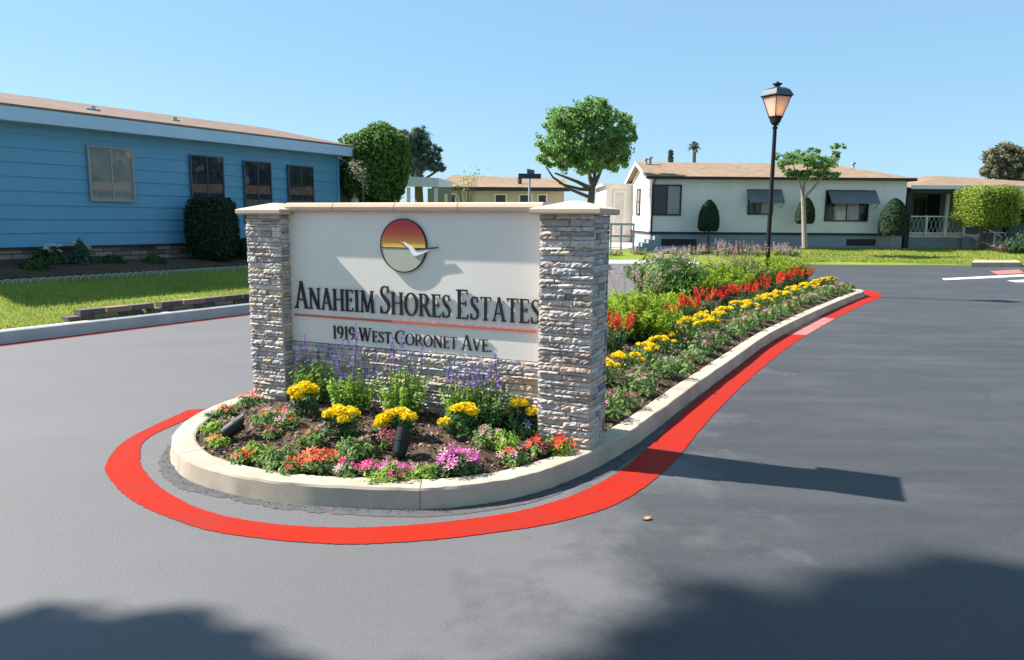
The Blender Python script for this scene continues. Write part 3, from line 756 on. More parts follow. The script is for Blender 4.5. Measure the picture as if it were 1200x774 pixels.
def lettering(name, text, x0, x1, z, hbig, hsmall, d0, d1, gap=.07):
    pen = 0; out = []
    for i, ch in enumerate(text):
        big = ch.isdigit() or (ch.isalpha() and (i == 0 or text[i - 1] == ' '))
        s = hbig if big else hsmall
        if ch == ' ': pen += .30 * hsmall; continue
        g, w_ = glyph(ch)
        for q in g.q: out.append([(pen + x * s, y * s) for x, y in q])
        pen += (w_ + gap) * s
    pen -= gap * hsmall
    k = (x1 - x0) / pen; mb = MB()
    for i, q in enumerate(out):
        e = (i % 7) * .00025
        mb.prism(q, 0, 1, lambda x, y, d: (x0 + x * k, YP - (d0 + (d1 - d0 + e) * d), z - Z0 + y))
    o = mb.build(name, M['black'], sign)
    bm = bmesh.new(); bm.from_mesh(o.data); bmesh.ops.recalc_face_normals(bm, faces=bm.faces); bm.to_mesh(o.data); bm.free()
    return o
S = lambda s: 2.88 - s                                # distance along the sign measured from its right end
lettering('name_lettering', 'ANAHEIM SHORES ESTATES', S(2.508), S(.405), .94, .212, .168, .004, .016)
lettering('address_lettering', '1919 WEST CORONET AVE.', S(2.155), S(.775), .715, .105, .086, .003, .010, .06)
mb = MB(); mb.box((S(2.52), YP - .012, .878 - Z0), (S(.43), YP - .001, .892 - Z0)); mb.build('divider_line', M['line_red'], sign)
# emblem
cx, cz, er = S(1.49), 1.455 - Z0, .198
disc = MB()
def circ(r, a0, a1, n=48): return [(cx + r * math.cos(rad(a0 + (a1 - a0) * i / n)), cz + r * math.sin(rad(a0 + (a1 - a0) * i / n))) for i in range(n + 1)]
fd = lambda x, y, d: (x, YP - d, y)
zh = cz - .016; ah = math.degrees(math.asin((zh - cz) / (er - .002)))
ct = MB(); ct.prism(circ(er - .002, ah, 180 - ah), .004, .018, lambda x, y, d: (x - cx, -d, y - cz)); 
e_top = ct.build('emblem_disc', M['emblem_top'], sign); e_top.location = (cx, YP, cz)
lo = MB(); lo.prism(circ(er - .002, 180 - ah, 360 + ah), .004, .018, lambda x, y, d: (x - cx, -d, y - cz)); lo.build('lower_half', M['emblem_low'], e_top)
rg = MB(); A = circ(er, 0, 360, 64); B_ = circ(er - .008, 0, 360, 64)
for i in range(64): rg.prism([A[i], A[i + 1], B_[i + 1], B_[i]], .003, .0205, lambda x, y, d: (x - cx, -d, y - cz))
rg.box((-er + .006, -.020, zh - cz - .003), (er - .006, -.012, zh - cz + .003)); rg.build('emblem_outline', M['black'], e_top)
def px(x, y): # emblem drawing coordinates from the photograph crop: centre (300, 408), radius 228 x 275
    return ((x - 300) / 228 * er, -(y - 408) / 275 * er)
gl = MB(); fg = lambda d0: (lambda x, y, d: (x, -d, y))
for i, q in enumerate([[(252, 345), (330, 378), (372, 432), (352, 425), (310, 385)], [(330, 378), (425, 446), (432, 508), (400, 500), (360, 430)], [(425, 446), (530, 440), (520, 470), (432, 508)], [(530, 440), (600, 425), (560, 447), (520, 470)]]):
    gl.prism([px(*p) for p in q][::-1], .0182, .024 + i * .0004, fg(0))
gull = gl.build('gull', M['emblem_white'], e_top)
gd = MB()
for i, q in enumerate([[(420, 442), (525, 425), (525, 441), (425, 455)], [(525, 425), (642, 410), (645, 420), (590, 432), (525, 442)]]): gd.prism([px(*p) for p in q][::-1], .0182, .027 + i * .0004, fg(0))
gd.build('wing_tip', M['black'], gull)
gt = MB(); gt.prism([px(*p) for p in [(228, 328), (275, 345), (310, 372), (262, 352)]][::-1], .0182, .026, fg(0)); gt.build('wing_tip', M['line_red'], gull)
for o in [e_top] + [x for x in COL.objects if x.parent == e_top or x.parent == gull]:
    bm = bmesh.new(); bm.from_mesh(o.data); bmesh.ops.recalc_face_normals(bm, faces=bm.faces); bm.to_mesh(o.data); bm.free()
# ------------------------------------------------------------------ bedding plants
pr = np.random.RandomState(21)
def ground_at(px_, py_, h=0.):
    z = .2
    for _ in range(3):
        p = at(px_, py_, z + h); z = soil(p.x, p.y)
    return Vector((p.x, p.y, z))
def foliage_mound(n, r, h, size, rs=pr, flat=.5, asp=.55):
    """leaves filling a low mound"""
    d = sph(n, rs); d[:, 2] = np.abs(d[:, 2]); rr = rs.uniform(.35, 1.0, (n, 1)) ** .6
    lob = rs.uniform(.75, 1.25, n) + .28 * np.sin(3 * np.arctan2(d[:, 1], d[:, 0]) + rs.uniform(0, 6)) + .12 * np.sin(5 * np.arctan2(d[:, 1], d[:, 0]) + rs.uniform(0, 6))
    c = d * rr * np.array([r, r, h]); c[:, :2] *= lob[:, None]; c[:, 2] = c[:, 2] * .93 + .012
    nr = d * .8 + np.array([0, 0, flat]) + rs.normal(0, .45, (n, 3))
    return leaves(c, nr, size * rs.uniform(.6, 1.35, n), asp, .14, rs)
def blossom(mb, c, nrm, r, petals=5, cup=.2, rs=pr):
    nrm = Vector(nrm).normalized(); a = nrm.orthogonal().normalized(); b_ = nrm.cross(a); c = Vector(c); ph = rs.uniform(0, 6)
    for i in range(petals):
        t = ph + 2 * math.pi * i / petals; w_ = 2.4 / petals
        d = lambda tt, q, k: c + (a * math.cos(tt) + b_ * math.sin(tt)) * r * q + nrm * r * k
        mb.quad(d(t, .05, 0), d(t - w_ * .5, .72, cup * .8), d(t - w_ * .22, 1.0, cup), d(t + w_ * .22, 1.02, cup), d(t + w_ * .5, .72, cup * .8))
def pompom(mb, c, r, n=90, rs=pr):
    d = sph(n, rs); d[:, 2] = np.abs(d[:, 2]) - .25; d = norm(d); rr = rs.uniform(.55, 1, (n, 1))
    cc = d * rr * np.array([r, r, r * .72]) + np.array(c)
    t = norm(np.cross(d, rs.normal(size=(n, 3))))
    V, Fc = leaves(cc, t * .75 + d * .7, r * rs.uniform(.5, .8, n), .75, .2, rs); mb.arr(V, Fc)
def core(mb, r, h):   # stems and inner leaves near the soil
    for i in range(7):
        a = pr.uniform(0, 6.28); q = pr.uniform(.2, .7)
        mb.tube([(0, 0, -.02), (math.cos(a) * r * q * .5, math.sin(a) * r * q * .5, h * .5), (math.cos(a) * r * q, math.sin(a) * r * q, h * .85)], [.004, .003, .002], 5)

def bedding(name, loc, r, h, leaf, lsize, nleaf, heads, pet, label, cat, group=None, kind='blossom', br=.02, seed=0, asp=.55):
    """a low bedding plant: foliage, stems and every flower its own mesh; heads = list of (dx, dy, z) or a count"""
    rs = np.random.RandomState(seed + 100)
    root = empty(name, loc, label, cat, group)
    mb = MB(); V, Fc = foliage_mound(nleaf, r, h, lsize, rs, .5, asp); V[:, 2] *= 1 + .35 * np.sin(V[:, 0] * 40 + seed) * np.sin(V[:, 1] * 37 + seed * 2); mb.arr(V, Fc); fo = mb.build('foliage', M[leaf], root)
    mb = MB(); core(mb, r, h); mb.build('stems', M['stem'], root)
    if isinstance(heads, int):
        hs = []
        for i in range(heads):
            a = rs.uniform(0, 6.28); q = rs.uniform(.1, 1) ** .6
            hs.append((math.cos(a) * q * r * .9, math.sin(a) * q * r * .9, h * (1.04 - .4 * q * q) + .012))
    else: hs = heads
    pets = pet if isinstance(pet, (list, tuple)) else [pet]
    for i, p in enumerate(hs):
        mb = MB()
        if kind == 'pompom': pompom(mb, p, br * rs.uniform(.85, 1.15), 110, rs)
        else:
            for k in range(2 if kind == 'cluster' else 1):
                o = rs.normal(0, br * .5, 3) * k
                blossom(mb, np.array(p) + o, (p[0] / r * .5 + rs.normal(0, .25), p[1] / r * .5 - .35 + rs.normal(0, .25), 1), br * rs.uniform(.8, 1.2), 5, .22, rs)
        mb.build('flower_head' if kind == 'pompom' else 'blossom', M[pets[i % len(pets)]], root)
    return root
def spike_plant(name, loc, r, h, leaf, lsize, nleaf, spikes, pet, label, cat, group=None, seed=0, fl=.02, dens=46, wid=.016, asp=.5):
    """salvia: leafy base with upright flower spikes; spikes = list of (dx, dy, z0, z1)"""
    rs = np.random.RandomState(seed + 300)
    root = empty(name, loc, label, cat, group)
    fo = MB(); mb = MB(); ns = max(9, nleaf // 30); per = nleaf // ns      # upright leafy stems
    for i in range(ns):
        a = rs.uniform(0, 6.28); q = rs.uniform(0, 1) ** .6; hh = h * rs.uniform(.72, 1.2) * (1.05 - .3 * q)
        b0 = np.array([math.cos(a) * q * r * .45, math.sin(a) * q * r * .45, 0]); b1 = np.array([math.cos(a) * q * r, math.sin(a) * q * r, hh])
        mb.tube([tuple(b0), tuple(b1)], [.003, .002], 4)
        t = rs.uniform(.12, 1.03, per); c = b0 + (b1 - b0) * t[:, None]; th = rs.uniform(0, 6.28, per); ex = lsize * .55 * (1.15 - .5 * t)
        c = c + np.c_[np.cos(th) * ex, np.sin(th) * ex, rs.normal(0, .006, per)]
        V, Fc = leaves(c, np.c_[np.cos(th) * .45, np.sin(th) * .45, np.full(per, .8)] + rs.normal(0, .3, (per, 3)), lsize * rs.uniform(.6, 1.2, per) * (1.15 - .45 * t), asp, .16, rs); fo.arr(V, Fc)
    fo.build('foliage', M[leaf], root)
    pets = pet if isinstance(pet, (list, tuple)) else [pet]
    for i, (dx, dy, z0, z1) in enumerate(spikes):
        lx, ly = rs.normal(0, .045, 2)
        mb.tube([(dx * .4, dy * .4, 0), (dx, dy, z0), (dx + lx, dy + ly, z1)], [.004, .003, .0015], 5)
        n = int(dens * (z1 - z0) / .2) + 12; t = rs.uniform(0, 1, n) ** .9
        a = rs.uniform(0, 6.28, n); q = wid * (1.1 - .75 * t) * rs.uniform(.3, 1.1, n)
        c = np.c_[dx + lx * t + np.cos(a) * q, dy + ly * t + np.sin(a) * q, z0 + (z1 - z0) * t]
        V, Fc = leaves(c, np.c_[np.cos(a), np.sin(a), rs.normal(.2, .5, n)], fl * rs.uniform(.5, 1.2, n) * (1.1 - .5 * t), .6, .2, rs)
        fm = MB(); fm.arr(V, Fc); fm.build('flower_spike', M[pets[i % len(pets)]], root)
    mb.build('stems', M['stem'], root)
    return root
def rspk(n, r, z0, z1, rs):
    return [(math.cos(a) * q * r, math.sin(a) * q * r, z0 * rs.uniform(.9, 1.1), rs.uniform(.75, 1.1) * (z1 - z0) + z0) for a, q in zip(rs.uniform(0, 6.28, n), rs.uniform(.05, 1, n) ** .5)]

# ---- before the sign: purple salvias with lime foliage along the stone base
sv = [((368, 470), .17, .30, [(-.10, .5), (-.03, .58), (.05, .62), (.12, .5)], 'purple salvia with lime foliage nearest the left stone pillar'),
      ((413, 482), .17, .25, [(-.11, .58), (-.02, .54), (.03, .70), (.1, .5), (.15, .46)], 'purple salvia with lime foliage behind the flat yellow marigold cluster, second along the sign'),
      ((474, 488), .17, .30, [(-.13, .54), (-.07, .58), (-.02, .68), (.05, .52), (.12, .55)], 'tallest bushy purple salvia with bright lime foliage under the middle of the sign'),
      ((538, 497), .13, .24, [(-.08, .50), (-.02, .52), (.05, .46), (.1, .42)], 'small purple salvia behind the double yellow marigold under the end of the address'),
      ((574, 500), .15, .27, [(-.10, .48), (-.03, .46), (.03, .50), (.09, .46)], 'purple salvia with darker green foliage nearest the right stone pillar')]
for i, (p, r, h, sp, lab) in enumerate(sv):
    loc = ground_at(*p); r *= 1.22; h *= 1.1
    spk = []
    for dx, z in sp:
        spk.append((dx, pr.uniform(-.08, .04), h * 1.0, z * pr.uniform(.9, 1.06)))
        if pr.rand() < .6: spk.append((dx + pr.uniform(-.04, .04), pr.uniform(-.08, .06), h * .9, z * pr.uniform(.72, .9)))
    spike_plant('purple_salvia', loc, r, h, 'lime_leaf' if i != 4 else 'mid_leaf', .05, 1000, spk, ['purple', 'violet'], lab, 'salvia', 'purple salvias along the sign base', seed=i, fl=.026, wid=.022, dens=26)

# ---- yellow marigolds (dark green mounds, clustered yellow heads)
mg = [((357, 488), .13, .17, [(-.05, -.05, .2), (.03, -.06, .215), (.0, .02, .225), (-.02, -.08, .17), (.06, -.02, .2)], .05, 'marigold with one round stack of yellow heads beside the left stone pillar'),
      ((402, 512), .13, .15, [(-.075, -.04, .165), (.0, -.05, .18), (.075, -.04, .17), (.03, -.09, .14), (-.03, .02, .185), (.05, .02, .175)], .046, 'marigold with a flat wide cluster of yellow heads before the second salvia'),
      ((466, 512), .14, .15, [(-.08, -.06, .135), (-.04, -.03, .165), (.02, .0, .17), (.085, -.05, .15), (.06, -.02, .16), (-.1, -.08, .11)], .047, 'marigold with split yellow heads just above the upright black spotlight'),
      ((541, 507), .14, .14, [(-.03, -.04, .175), (.02, -.03, .175), (.075, -.05, .16), (.05, .02, .17), (-.11, -.09, .1)], .047, 'marigold with paired yellow heads and one low head, before the small salvia'),
      ((609, 505), .14, .17, [(-.03, -.02, .20), (.02, -.03, .205), (.09, -.05, .15), (.0, .04, .2)], .045, 'marigold with yellow heads beside the right stone pillar')]
for i, (p, r, h, hd, br, lab) in enumerate(mg):
    bedding('yellow_marigold', ground_at(*p), r, h, 'deep_leaf', .045, 420, hd, 'yellow', lab, 'marigold', 'yellow marigolds before the sign', 'pompom', br, 40 + i, .35)

# ---- low bedding flowers in front
low = [
 ('petunia', (246, 491), .05, .05, 'mid_leaf', 40, 3, 'violet', .024, 'tiny violet petunia at the left rim of the bed against the kerb'),
 ('geranium', (262, 488), .08, .07, 'mid_leaf', 120, 5, ['red', 'orange_red'], .02, 'small orange red flower near the left rim, just behind the tilted spotlight'),
 ('geranium', (292, 476), .11, .07, 'mid_leaf', 150, 6, ['orange_red', 'red'], .022, 'low red flowered plant spreading at the foot of the left pillar'),
 ('bedding plant', (250, 507), .08, .06, 'lime_leaf', 130, 0, 'red', .02, 'small green clump without flowers between kerb and tilted spotlight'),
 ('geranium', (258, 520), .09, .05, 'lime_leaf', 130, 2, 'orange_red', .02, 'flat lime green plant with two orange red flowers below the tilted spotlight'),
 ('bedding plant', (296, 532), .10, .07, 'lime_leaf', 200, 1, 'orange_red', .016, 'round lime green bedding plant near the kerb, right of the tilted spotlight'),
 ('bedding plant', (326, 540), .11, .08, 'mid_leaf', 240, 0, 'red', .02, 'broad plain green bedding plant near the kerb, left of the red geranium patch'),
 ('geranium', (318, 498), .10, .09, 'mid_leaf', 200, 4, ['orange_red', 'pink'], .018, 'small plant with pale red buds behind the maroon flower'),
 ('petunia', (319, 514), .06, .06, 'mid_leaf', 70, 3, 'maroon', .02, 'dark maroon petunia in the shadow of the tilted spotlight'),
 ('geranium', (338, 500), .08, .09, 'mid_leaf', 130, 4, ['pink', 'orange_red'], .022, 'coral pink flower left of the round stacked marigold'),
 ('geranium', (374, 546), .11, .075, 'mid_leaf', 200, 11, ['orange_red', 'red', 'orange_red'], .027, 'widest patch of bright red geraniums at the front of the bed'),
 ('bedding plant', (365, 520), .08, .09, 'mid_leaf', 150, 2, 'orange_red', .016, 'slim green plant with small coral buds behind the widest red patch'),
 ('bedding plant', (416, 534), .12, .09, 'mid_leaf', 280, 2, 'pink', .016, 'broad leafy green plant between the flat marigold and the red patch'),
 ('petunia', (436, 551), .06, .06, 'mid_leaf', 90, 5, 'cerise', .024, 'cerise petunia close to the kerb, left of the upright spotlight'),
 ('petunia', (458, 557), .11, .08, 'lime_leaf', 230, 4, ['cerise', 'magenta'], .024, 'leafy petunia with few cerise flowers just below the upright spotlight'),
 ('petunia', (455, 521), .07, .08, 'mid_leaf', 110, 5, 'maroon', .024, 'maroon petunia left of the upright spotlight under the split marigold'),
 ('petunia', (537, 543), .12, .09, 'deep_leaf', 240, 15, ['magenta', 'magenta', 'pink'], .03, 'large mound of bright magenta petunias at the middle of the bed'),
 ('bedding plant', (568, 520), .08, .10, 'mid_leaf', 150, 3, 'pink', .018, 'pale pink flower beside the low marigold head near the stone base'),
 ('bedding plant', (590, 525), .10, .09, 'lime_leaf', 220, 1, 'pink', .014, 'lime green bedding plant right of the magenta petunias'),
 ('petunia', (614, 511), .05, .07, 'mid_leaf', 50, 2, 'lilac', .026, 'single lilac petunia below the marigold by the right pillar'),
 ('geranium', (602, 536), .09, .07, 'mid_leaf', 130, 5, ['orange_red', 'pink'], .022, 'coral red flower near the kerb, left of the three deep red flowers'),
 ('geranium', (632, 530), .08, .07, 'mid_leaf', 130, 5, ['red', 'maroon'], .026, 'deep red flower farthest from the right pillar corner, on bare soil'),
 ('geranium', (655, 528), .09, .08, 'lime_leaf', 170, 5, 'red', .027, 'deep red flower on lime leaves before the right pillar'),
 ('geranium', (678, 525), .06, .08, 'mid_leaf', 60, 5, 'red', .026, 'deep red flower hanging over the kerb at the right pillar corner'),
 ('geranium', (282, 540), .07, .06, 'mid_leaf', 110, 4, ['orange_red', 'red'], .024, 'small coral red flower at the kerb below the tilted spotlight, beside lime leaves'),
 ('geranium', (345, 552), .08, .06, 'mid_leaf', 110, 4, ['red', 'orange_red'], .024, 'red geranium at the kerb between the plain green plant and the widest red patch'),
 ('petunia', (404, 554), .07, .06, 'mid_leaf', 100, 4, ['pink', 'cerise'], .024, 'pink petunia at the kerb right of the widest red patch'),
 ('bedding plant', (500, 548), .08, .06, 'lime_leaf', 130, 2, 'pink', .016, 'small sprawling lime plant on bare soil between spotlight and magenta mound'),
 ('bedding plant', (632, 510), .08, .09, 'mid_leaf', 150, 0, 'red', .02, 'plain green plant at the foot of the right pillar'),
]
for i, (cat, p, r, h, lf, nl, fl, pet, br, lab) in enumerate(low):
    nm = cat.replace(' ', '_')
    bedding(nm, ground_at(*p), r * 1.12, h * 1.15, lf, .031, int(nl * 2.2), int(fl * 1.7 + .5), pet, lab, cat, 'low bedding flowers before the sign', 'cluster', br * 1.12, i)

# ---- spotlights
def spotlight(loc, rz, tilt, label, s=1):
    root = empty('garden_spotlight', loc, label, 'spotlight', 'garden spotlights in the bed', rz)
    mb = MB(); mb.tube([(0, 0, -.06), (0, 0, .05)], [.008, .012], 8); mb.lathe([(.022, .03), (.026, .036), (.026, .05), (.018, .056)], n=12); mb.build('stake', M['black_plastic'], root)
    Mx = Matrix.Translation((0, 0, .075)) @ Matrix.Rotation(tilt, 4, 'Y')
    b = MB(); b.lathe([(.012, -.075), (.034, -.066), (.044, -.04), (.047, .03), (.050, .034), (.050, .075)], n=18)
    # visor: half tube running further over the lens
    for i in range(9):
        a0, a1 = rad(90 + 180 * i / 9), rad(90 + 180 * (i + 1) / 9)
        q = lambda a, r, z: (r * math.cos(a), r * math.sin(a), z)
        e0, e1 = .075 + .045 * math.sin(math.pi * i / 9), .075 + .045 * math.sin(math.pi * (i + 1) / 9)
        b.hexa([q(a0, .046, .072), q(a1, .046, .072), q(a1, .0505, .072), q(a0, .0505, .072), q(a0, .046, e0), q(a1, .046, e1), q(a1, .0505, e1), q(a0, .0505, e0)])
    b.v = [tuple(Mx @ Vector(v)) for v in b.v]; bo = b.build('lamp_body', M['black_plastic'], root, smooth=False)
    l = MB(); l.lathe([(.043, .076), (.040, .0775), (.01, .078)], n=16); l.v = [tuple(Mx @ Vector(v)) for v in l.v]; l.build('lens', M['lens'], root)
    return root
spotlight(ground_at(272, 515), rad(38), rad(62), 'black garden spotlight tilted low on the bare soil at the left end of the bed')
spotlight(ground_at(470, 536), rad(65), rad(24), 'black garden spotlight standing upright below the split yellow marigold')

# ---- the bed behind the sign: rows beside the right kerb, walked away from the pillar
right = isl[11 * 8: 19 * 8 - 2]; rn = isn[11 * 8: 19 * 8 - 2]
cum = [0]
for a, b_ in zip(right, right[1:]): cum.append(cum[-1] + (b_ - a).length)
def row(s, off):
    i = max(j for j in range(len(cum)) if cum[j] <= s); i = min(i, len(right) - 2)
    t = (s - cum[i]) / (cum[i + 1] - cum[i]); p = right[i].lerp(right[i + 1], t) + rn[i] * off
    return Vector((p.x, p.y, soil(p.x, p.y)))
LEN = cum[-1]
def strew(protos, names, starts, n, s0, s1, off, jit, group, label, srange=(.85, 1.2), power=1.0):
    for i in range(n):
        t = (i / (n - 1)) ** power; s = s0 + (s1 - s0) * t
        p = row(s + pr.uniform(-jit, jit), off + pr.uniform(-.07, .07)); p.z = soil(p.x, p.y)
        k = i % len(protos); lab = label(i)
        sc = pr.uniform(*srange); rz = pr.uniform(0, 6.28)
        if i < len(protos):
            o = protos[i]; o.location = p; o.rotation_euler = (0, 0, rz); o.scale = (sc, sc, sc); o['label'] = lab; o['group'] = group
        else: copy_tree(protos[k], p, rz, sc, lab, group)
rs0 = np.random.RandomState(77)
reds = [spike_plant('red_salvia', (0, 0, 0), .2, .26, 'deep_leaf', .055, 420, rspk(13, .2, .26, .42, rs0), pt_, 'x', 'salvia', 'g', 60 + i, .032, 70, .030) for i, pt_ in enumerate([['red'], ['red', 'orange_red'], ['red'], ['orange_red', 'red']])]
strew(reds, None, None, 14, .5, LEN - 1.7, 1.12, .1, 'red salvias behind the sign', lambda i: 'red salvia with upright spikes, %s along the red row counted from the right stone pillar' % ORD[i], (.8, 1.15), 1.1)
yel = [bedding('yellow_marigold', (0, 0, 0), .19, .19, 'mid_leaf', .045, 360, 12, 'yellow', 'x', 'marigold', 'g', 'pompom', .038, 80 + i, .4) for i in range(3)]
strew(yel, None, None, 22, .4, LEN - .75, .72, .1, 'yellow marigolds in the row behind the sign', lambda i: 'yellow marigold mound, %s along the yellow row counted from the right stone pillar' % ORD[i], (.85, 1.12), 1.1)
edg = [bedding('border_plant', (0, 0, 0), .15, .13, 'mid_leaf', .036, 420, f_, pt_, 'x', 'bedding plant', 'g', 'cluster', .022, 90 + i) for i, (f_, pt_) in enumerate([(4, 'pink'), (15, ['pink', 'cerise']), (8, 'pink'), (17, ['pink', 'pink', 'cerise']), (2, 'pink'), (10, ['pink', 'orange_red'])])]
strew(edg, None, None, 29, .45, LEN - .35, .36, .05, 'low border plants along the kerb', lambda i: 'low green border plant, %s along the kerbside row counted from the right stone pillar' % ORD[i], (.95, 1.3), 1.05)

# ---- ornamental grasses and the bush in the middle of the island
def grass_clump(root, n, r, h, wd, m, seed, arch=.8):
    rs = np.random.RandomState(seed); a = rs.uniform(0, 6.28, n); q = rs.uniform(0, 1, n) ** .7
    hh = h * rs.uniform(.4, 1.15, n) * (1 + .18 * np.sin(a * 3 + seed) * q); d = np.c_[np.cos(a), np.sin(a), np.zeros(n)]; sd = np.c_[-np.sin(a), np.cos(a), np.zeros(n)]
    b0 = d * (q * r * .35)[:, None]
    P1 = b0 + d * (q * r * .45)[:, None] + np.c_[np.zeros((n, 2)), hh * .62]
    P2 = b0 + d * (q * r * .85 * arch)[:, None] + np.c_[np.zeros((n, 2)), hh * (1.0 - .1 * q)]
    P3 = b0 + d * (q * r * 1.15 * arch + .05)[:, None] + np.c_[np.zeros((n, 2)), hh * (1.0 - .35 * q)]
    wild = rs.normal(0, 1, (n, 3)) * [r * .16, r * .16, h * .10]
    P1 = P1 + wild * .3; P2 = P2 + wild * .8; P3 = P3 + wild * 1.3 + np.c_[np.zeros((n, 2)), h * .22 * rs.uniform(-.6, 1, n)]
    w1 = wd * rs.uniform(.7, 1.2, (n, 1))
    V = np.stack([b0 - sd * w1 * .5, b0 + sd * w1 * .5, P1 - sd * w1 * .5, P1 + sd * w1 * .5, P2 - sd * w1 * .4, P2 + sd * w1 * .4, P3], 1).reshape(-1, 3)
    B = (np.arange(n) * 7)[:, None]
    Q = np.concatenate([B + [0, 1, 3, 2], B + [2, 3, 5, 4]]); T3 = B + [4, 5, 6]
    mb = MB(); o = 0; mb.arr(V, Q); mb.f += [tuple(t) for t in T3.tolist()]; mb.mi += [0] * n
    mb.build('blades', M[m], root)
gr = [((742, 398), .52, .62, 'lime_grass', 3600, 'bright lime fine leaved shrub right beside the right stone pillar'),
      ((788, 374), .36, .42, 'lime_grass', 2000, 'small lime shrub in front of the loose pinkish flowered bush'),
      ((806, 350), .55, .72, 'lime_grass', 2000, 'lime shrub just right of the loose pinkish flowered bush'),
      ((842, 345), .6, .74, 'lime_grass', 2000, 'pale lime shrub in mid island, behind the first dense red salvias'),
      ((872, 338), .6, .76, 'rye_grass', 1800, 'soft pale green shrub just left of the lamp post'),
      ((905, 334), .6, .76, 'lime_grass', 1800, 'dense lime shrub hiding the foot of the lamp post'),
      ((930, 331), .45, .66, 'rye_grass', 1400, 'last dark based shrub at the far end of the island')]
for i, (p, r, h, m_, n_, lab) in enumerate(gr):
    loc = ground_at(*p); root = empty('golden_shrub', loc, lab, 'shrub', 'lime shrubs and grasses in the island')
    rs = np.random.RandomState(900 + i); fo = MB(); sm = MB(); ns = 150; per = n_ // 52
    for k in range(ns):                       # fine leaved wands, uneven in length
        a = rs.uniform(0, 6.28); q = rs.uniform(0, 1) ** .55; hh = h * .86 * (rs.uniform(.65, 1.05) if rs.rand() < .9 else rs.uniform(1.0, 1.2)) * (1.02 - .42 * q * q)
        b0 = np.array([math.cos(a) * q * r * .4, math.sin(a) * q * r * .4, 0]); b1 = np.array([math.cos(a) * q * r * 1.1, math.sin(a) * q * r * 1.1, hh])
        if k % 3 == 0: sm.tube([tuple(b0), tuple(b1)], [.005, .002], 4)
        t = rs.uniform(.3, 1.05, per); c = b0 + (b1 - b0) * t[:, None] + rs.normal(0, .035, (per, 3)) * (1.2 - .5 * t)[:, None]
        V, Fc = leaves(c, np.c_[rs.normal(0, .6, (per, 2)) + np.array([math.cos(a), math.sin(a)]) * .3, np.full(per, .6)], (.05 + .002 * loc.y) * rs.uniform(.6, 1.3, per), .28, .1, rs); fo.arr(V, Fc)
    fo.build('foliage', M[m_], root); sm.build('stems', M['stem'], root)
    mb = MB(); V, Fc = foliage_mound(700, r * .85, h * .6, .075, rs, .2, .4); mb.arr(V, Fc); mb.build('shaded_lower_leaves', M['deep_leaf'], root)  # darker leaf colour stands in for the under-shadow of the shrub
    if i in (2, 3, 4, 0):
        mb = MB()
        for k in range(26):
            a = rs.uniform(0, 6.28); q = rs.uniform(.1, .9) * r; z = h * rs.uniform(1.0, 1.3)
            x, y = math.cos(a) * q, math.sin(a) * q
            mb.tube([(x * .3, y * .3, h * .4), (x, y, z)], [.002, .0015], 4)
            n = 14; t = rs.uniform(0, 1, n)
            V, Fc = leaves(np.c_[x + rs.normal(0, .012, n), y + rs.normal(0, .012, n), z - .02 + t * .11], rs.normal(size=(n, 3)), np.full(n, .028), .4, .1, rs); mb.arr(V, Fc)
        mb.build('seed_heads', M['seedhead'], root)
def shrub(name, loc, prof, leaf, n, lsize, label, cat, group=None, seed=0, core_mat=None, stem=None, lump=.12, asp=.55):
    """dense shrub: a shell of leaves over a darker twiggy inside; prof(d) -> radius vector for unit direction(s), centre height zc"""
    rs = np.random.RandomState(seed); root = empty(name, loc, label, cat, group)
    rx, ry, rz_, zc, pw = prof
    d = sph(n, rs)
    def shape(d):
        k = (np.abs(d) ** pw).sum(1) ** (-1 / pw); return d * k[:, None]
    w_ = rs.normal(size=(9, 3)) * 4; ph = rs.uniform(0, 6, 9)
    lumps = 1 + lump * np.sin(d @ w_.T + ph).mean(1) * 1.6
    c = shape(d) * lumps[:, None] * rs.uniform(.80, 1.03, (n, 1)) * np.array([rx, ry, rz_]) + np.array([0, 0, zc])
    V, Fc = leaves(c, d + rs.normal(0, .55, (n, 3)), lsize * rs.uniform(.6, 1.3, n), asp, .15, rs)
    mb = MB(); mb.arr(V, Fc)
    m_ = 900; d2 = sph(m_, rs); c2 = shape(d2) * .8 * np.array([rx, ry, rz_]) + np.array([0, 0, zc])
    V, Fc = leaves(c2, d2 + rs.normal(0, .2, (m_, 3)), np.full(m_, max(rx, rz_) * .3), .9, .05, rs); mb.arr(V, Fc)
    mb.build('foliage', M[leaf], root)
    if stem:
        for a, b_, r_ in stem:
            mb = MB(); mb.tube([a, tuple((np.array(a) + np.array(b_)) / 2 + rs.normal(0, .02, 3)), b_], [r_, r_ * .8, r_ * .6], 8); mb.build('trunk', M['bark'], root)
    return root
p = ground_at(781, 362)
bush = shrub('flowering_bush', p, (.60, .58, .40, .46, 2.0), 'hedge_leaf', 3600, .085, 'loose rounded green bush with dull pinkish flower wisps between the lime shrubs behind the sign', 'bush', None, 3, lump=.55, asp=.35)
rs = np.random.RandomState(15); st_ = MB()
for k in range(44):
    a = rs.uniform(0, 6.28); q = rs.uniform(.1, 1) * .62; z = .84 * math.sqrt(max(.05, 1 - (q / .75) ** 2)) + rs.uniform(.0, .16); x, y = math.cos(a) * q, math.sin(a) * q
    st_.tube([(x * .5, y * .5, .3), (x, y, z)], [.004, .002], 4); n = 12
    V, Fc = leaves(np.array([x, y, z]) + rs.normal(0, .03, (n, 3)), rs.normal(size=(n, 3)), rs.uniform(.02, .05, n), .5, .1, rs); mb = MB(); mb.arr(V, Fc); mb.build('flower_head', M['mauve'], bush)
st_.build('stems', M['stem'], bush)
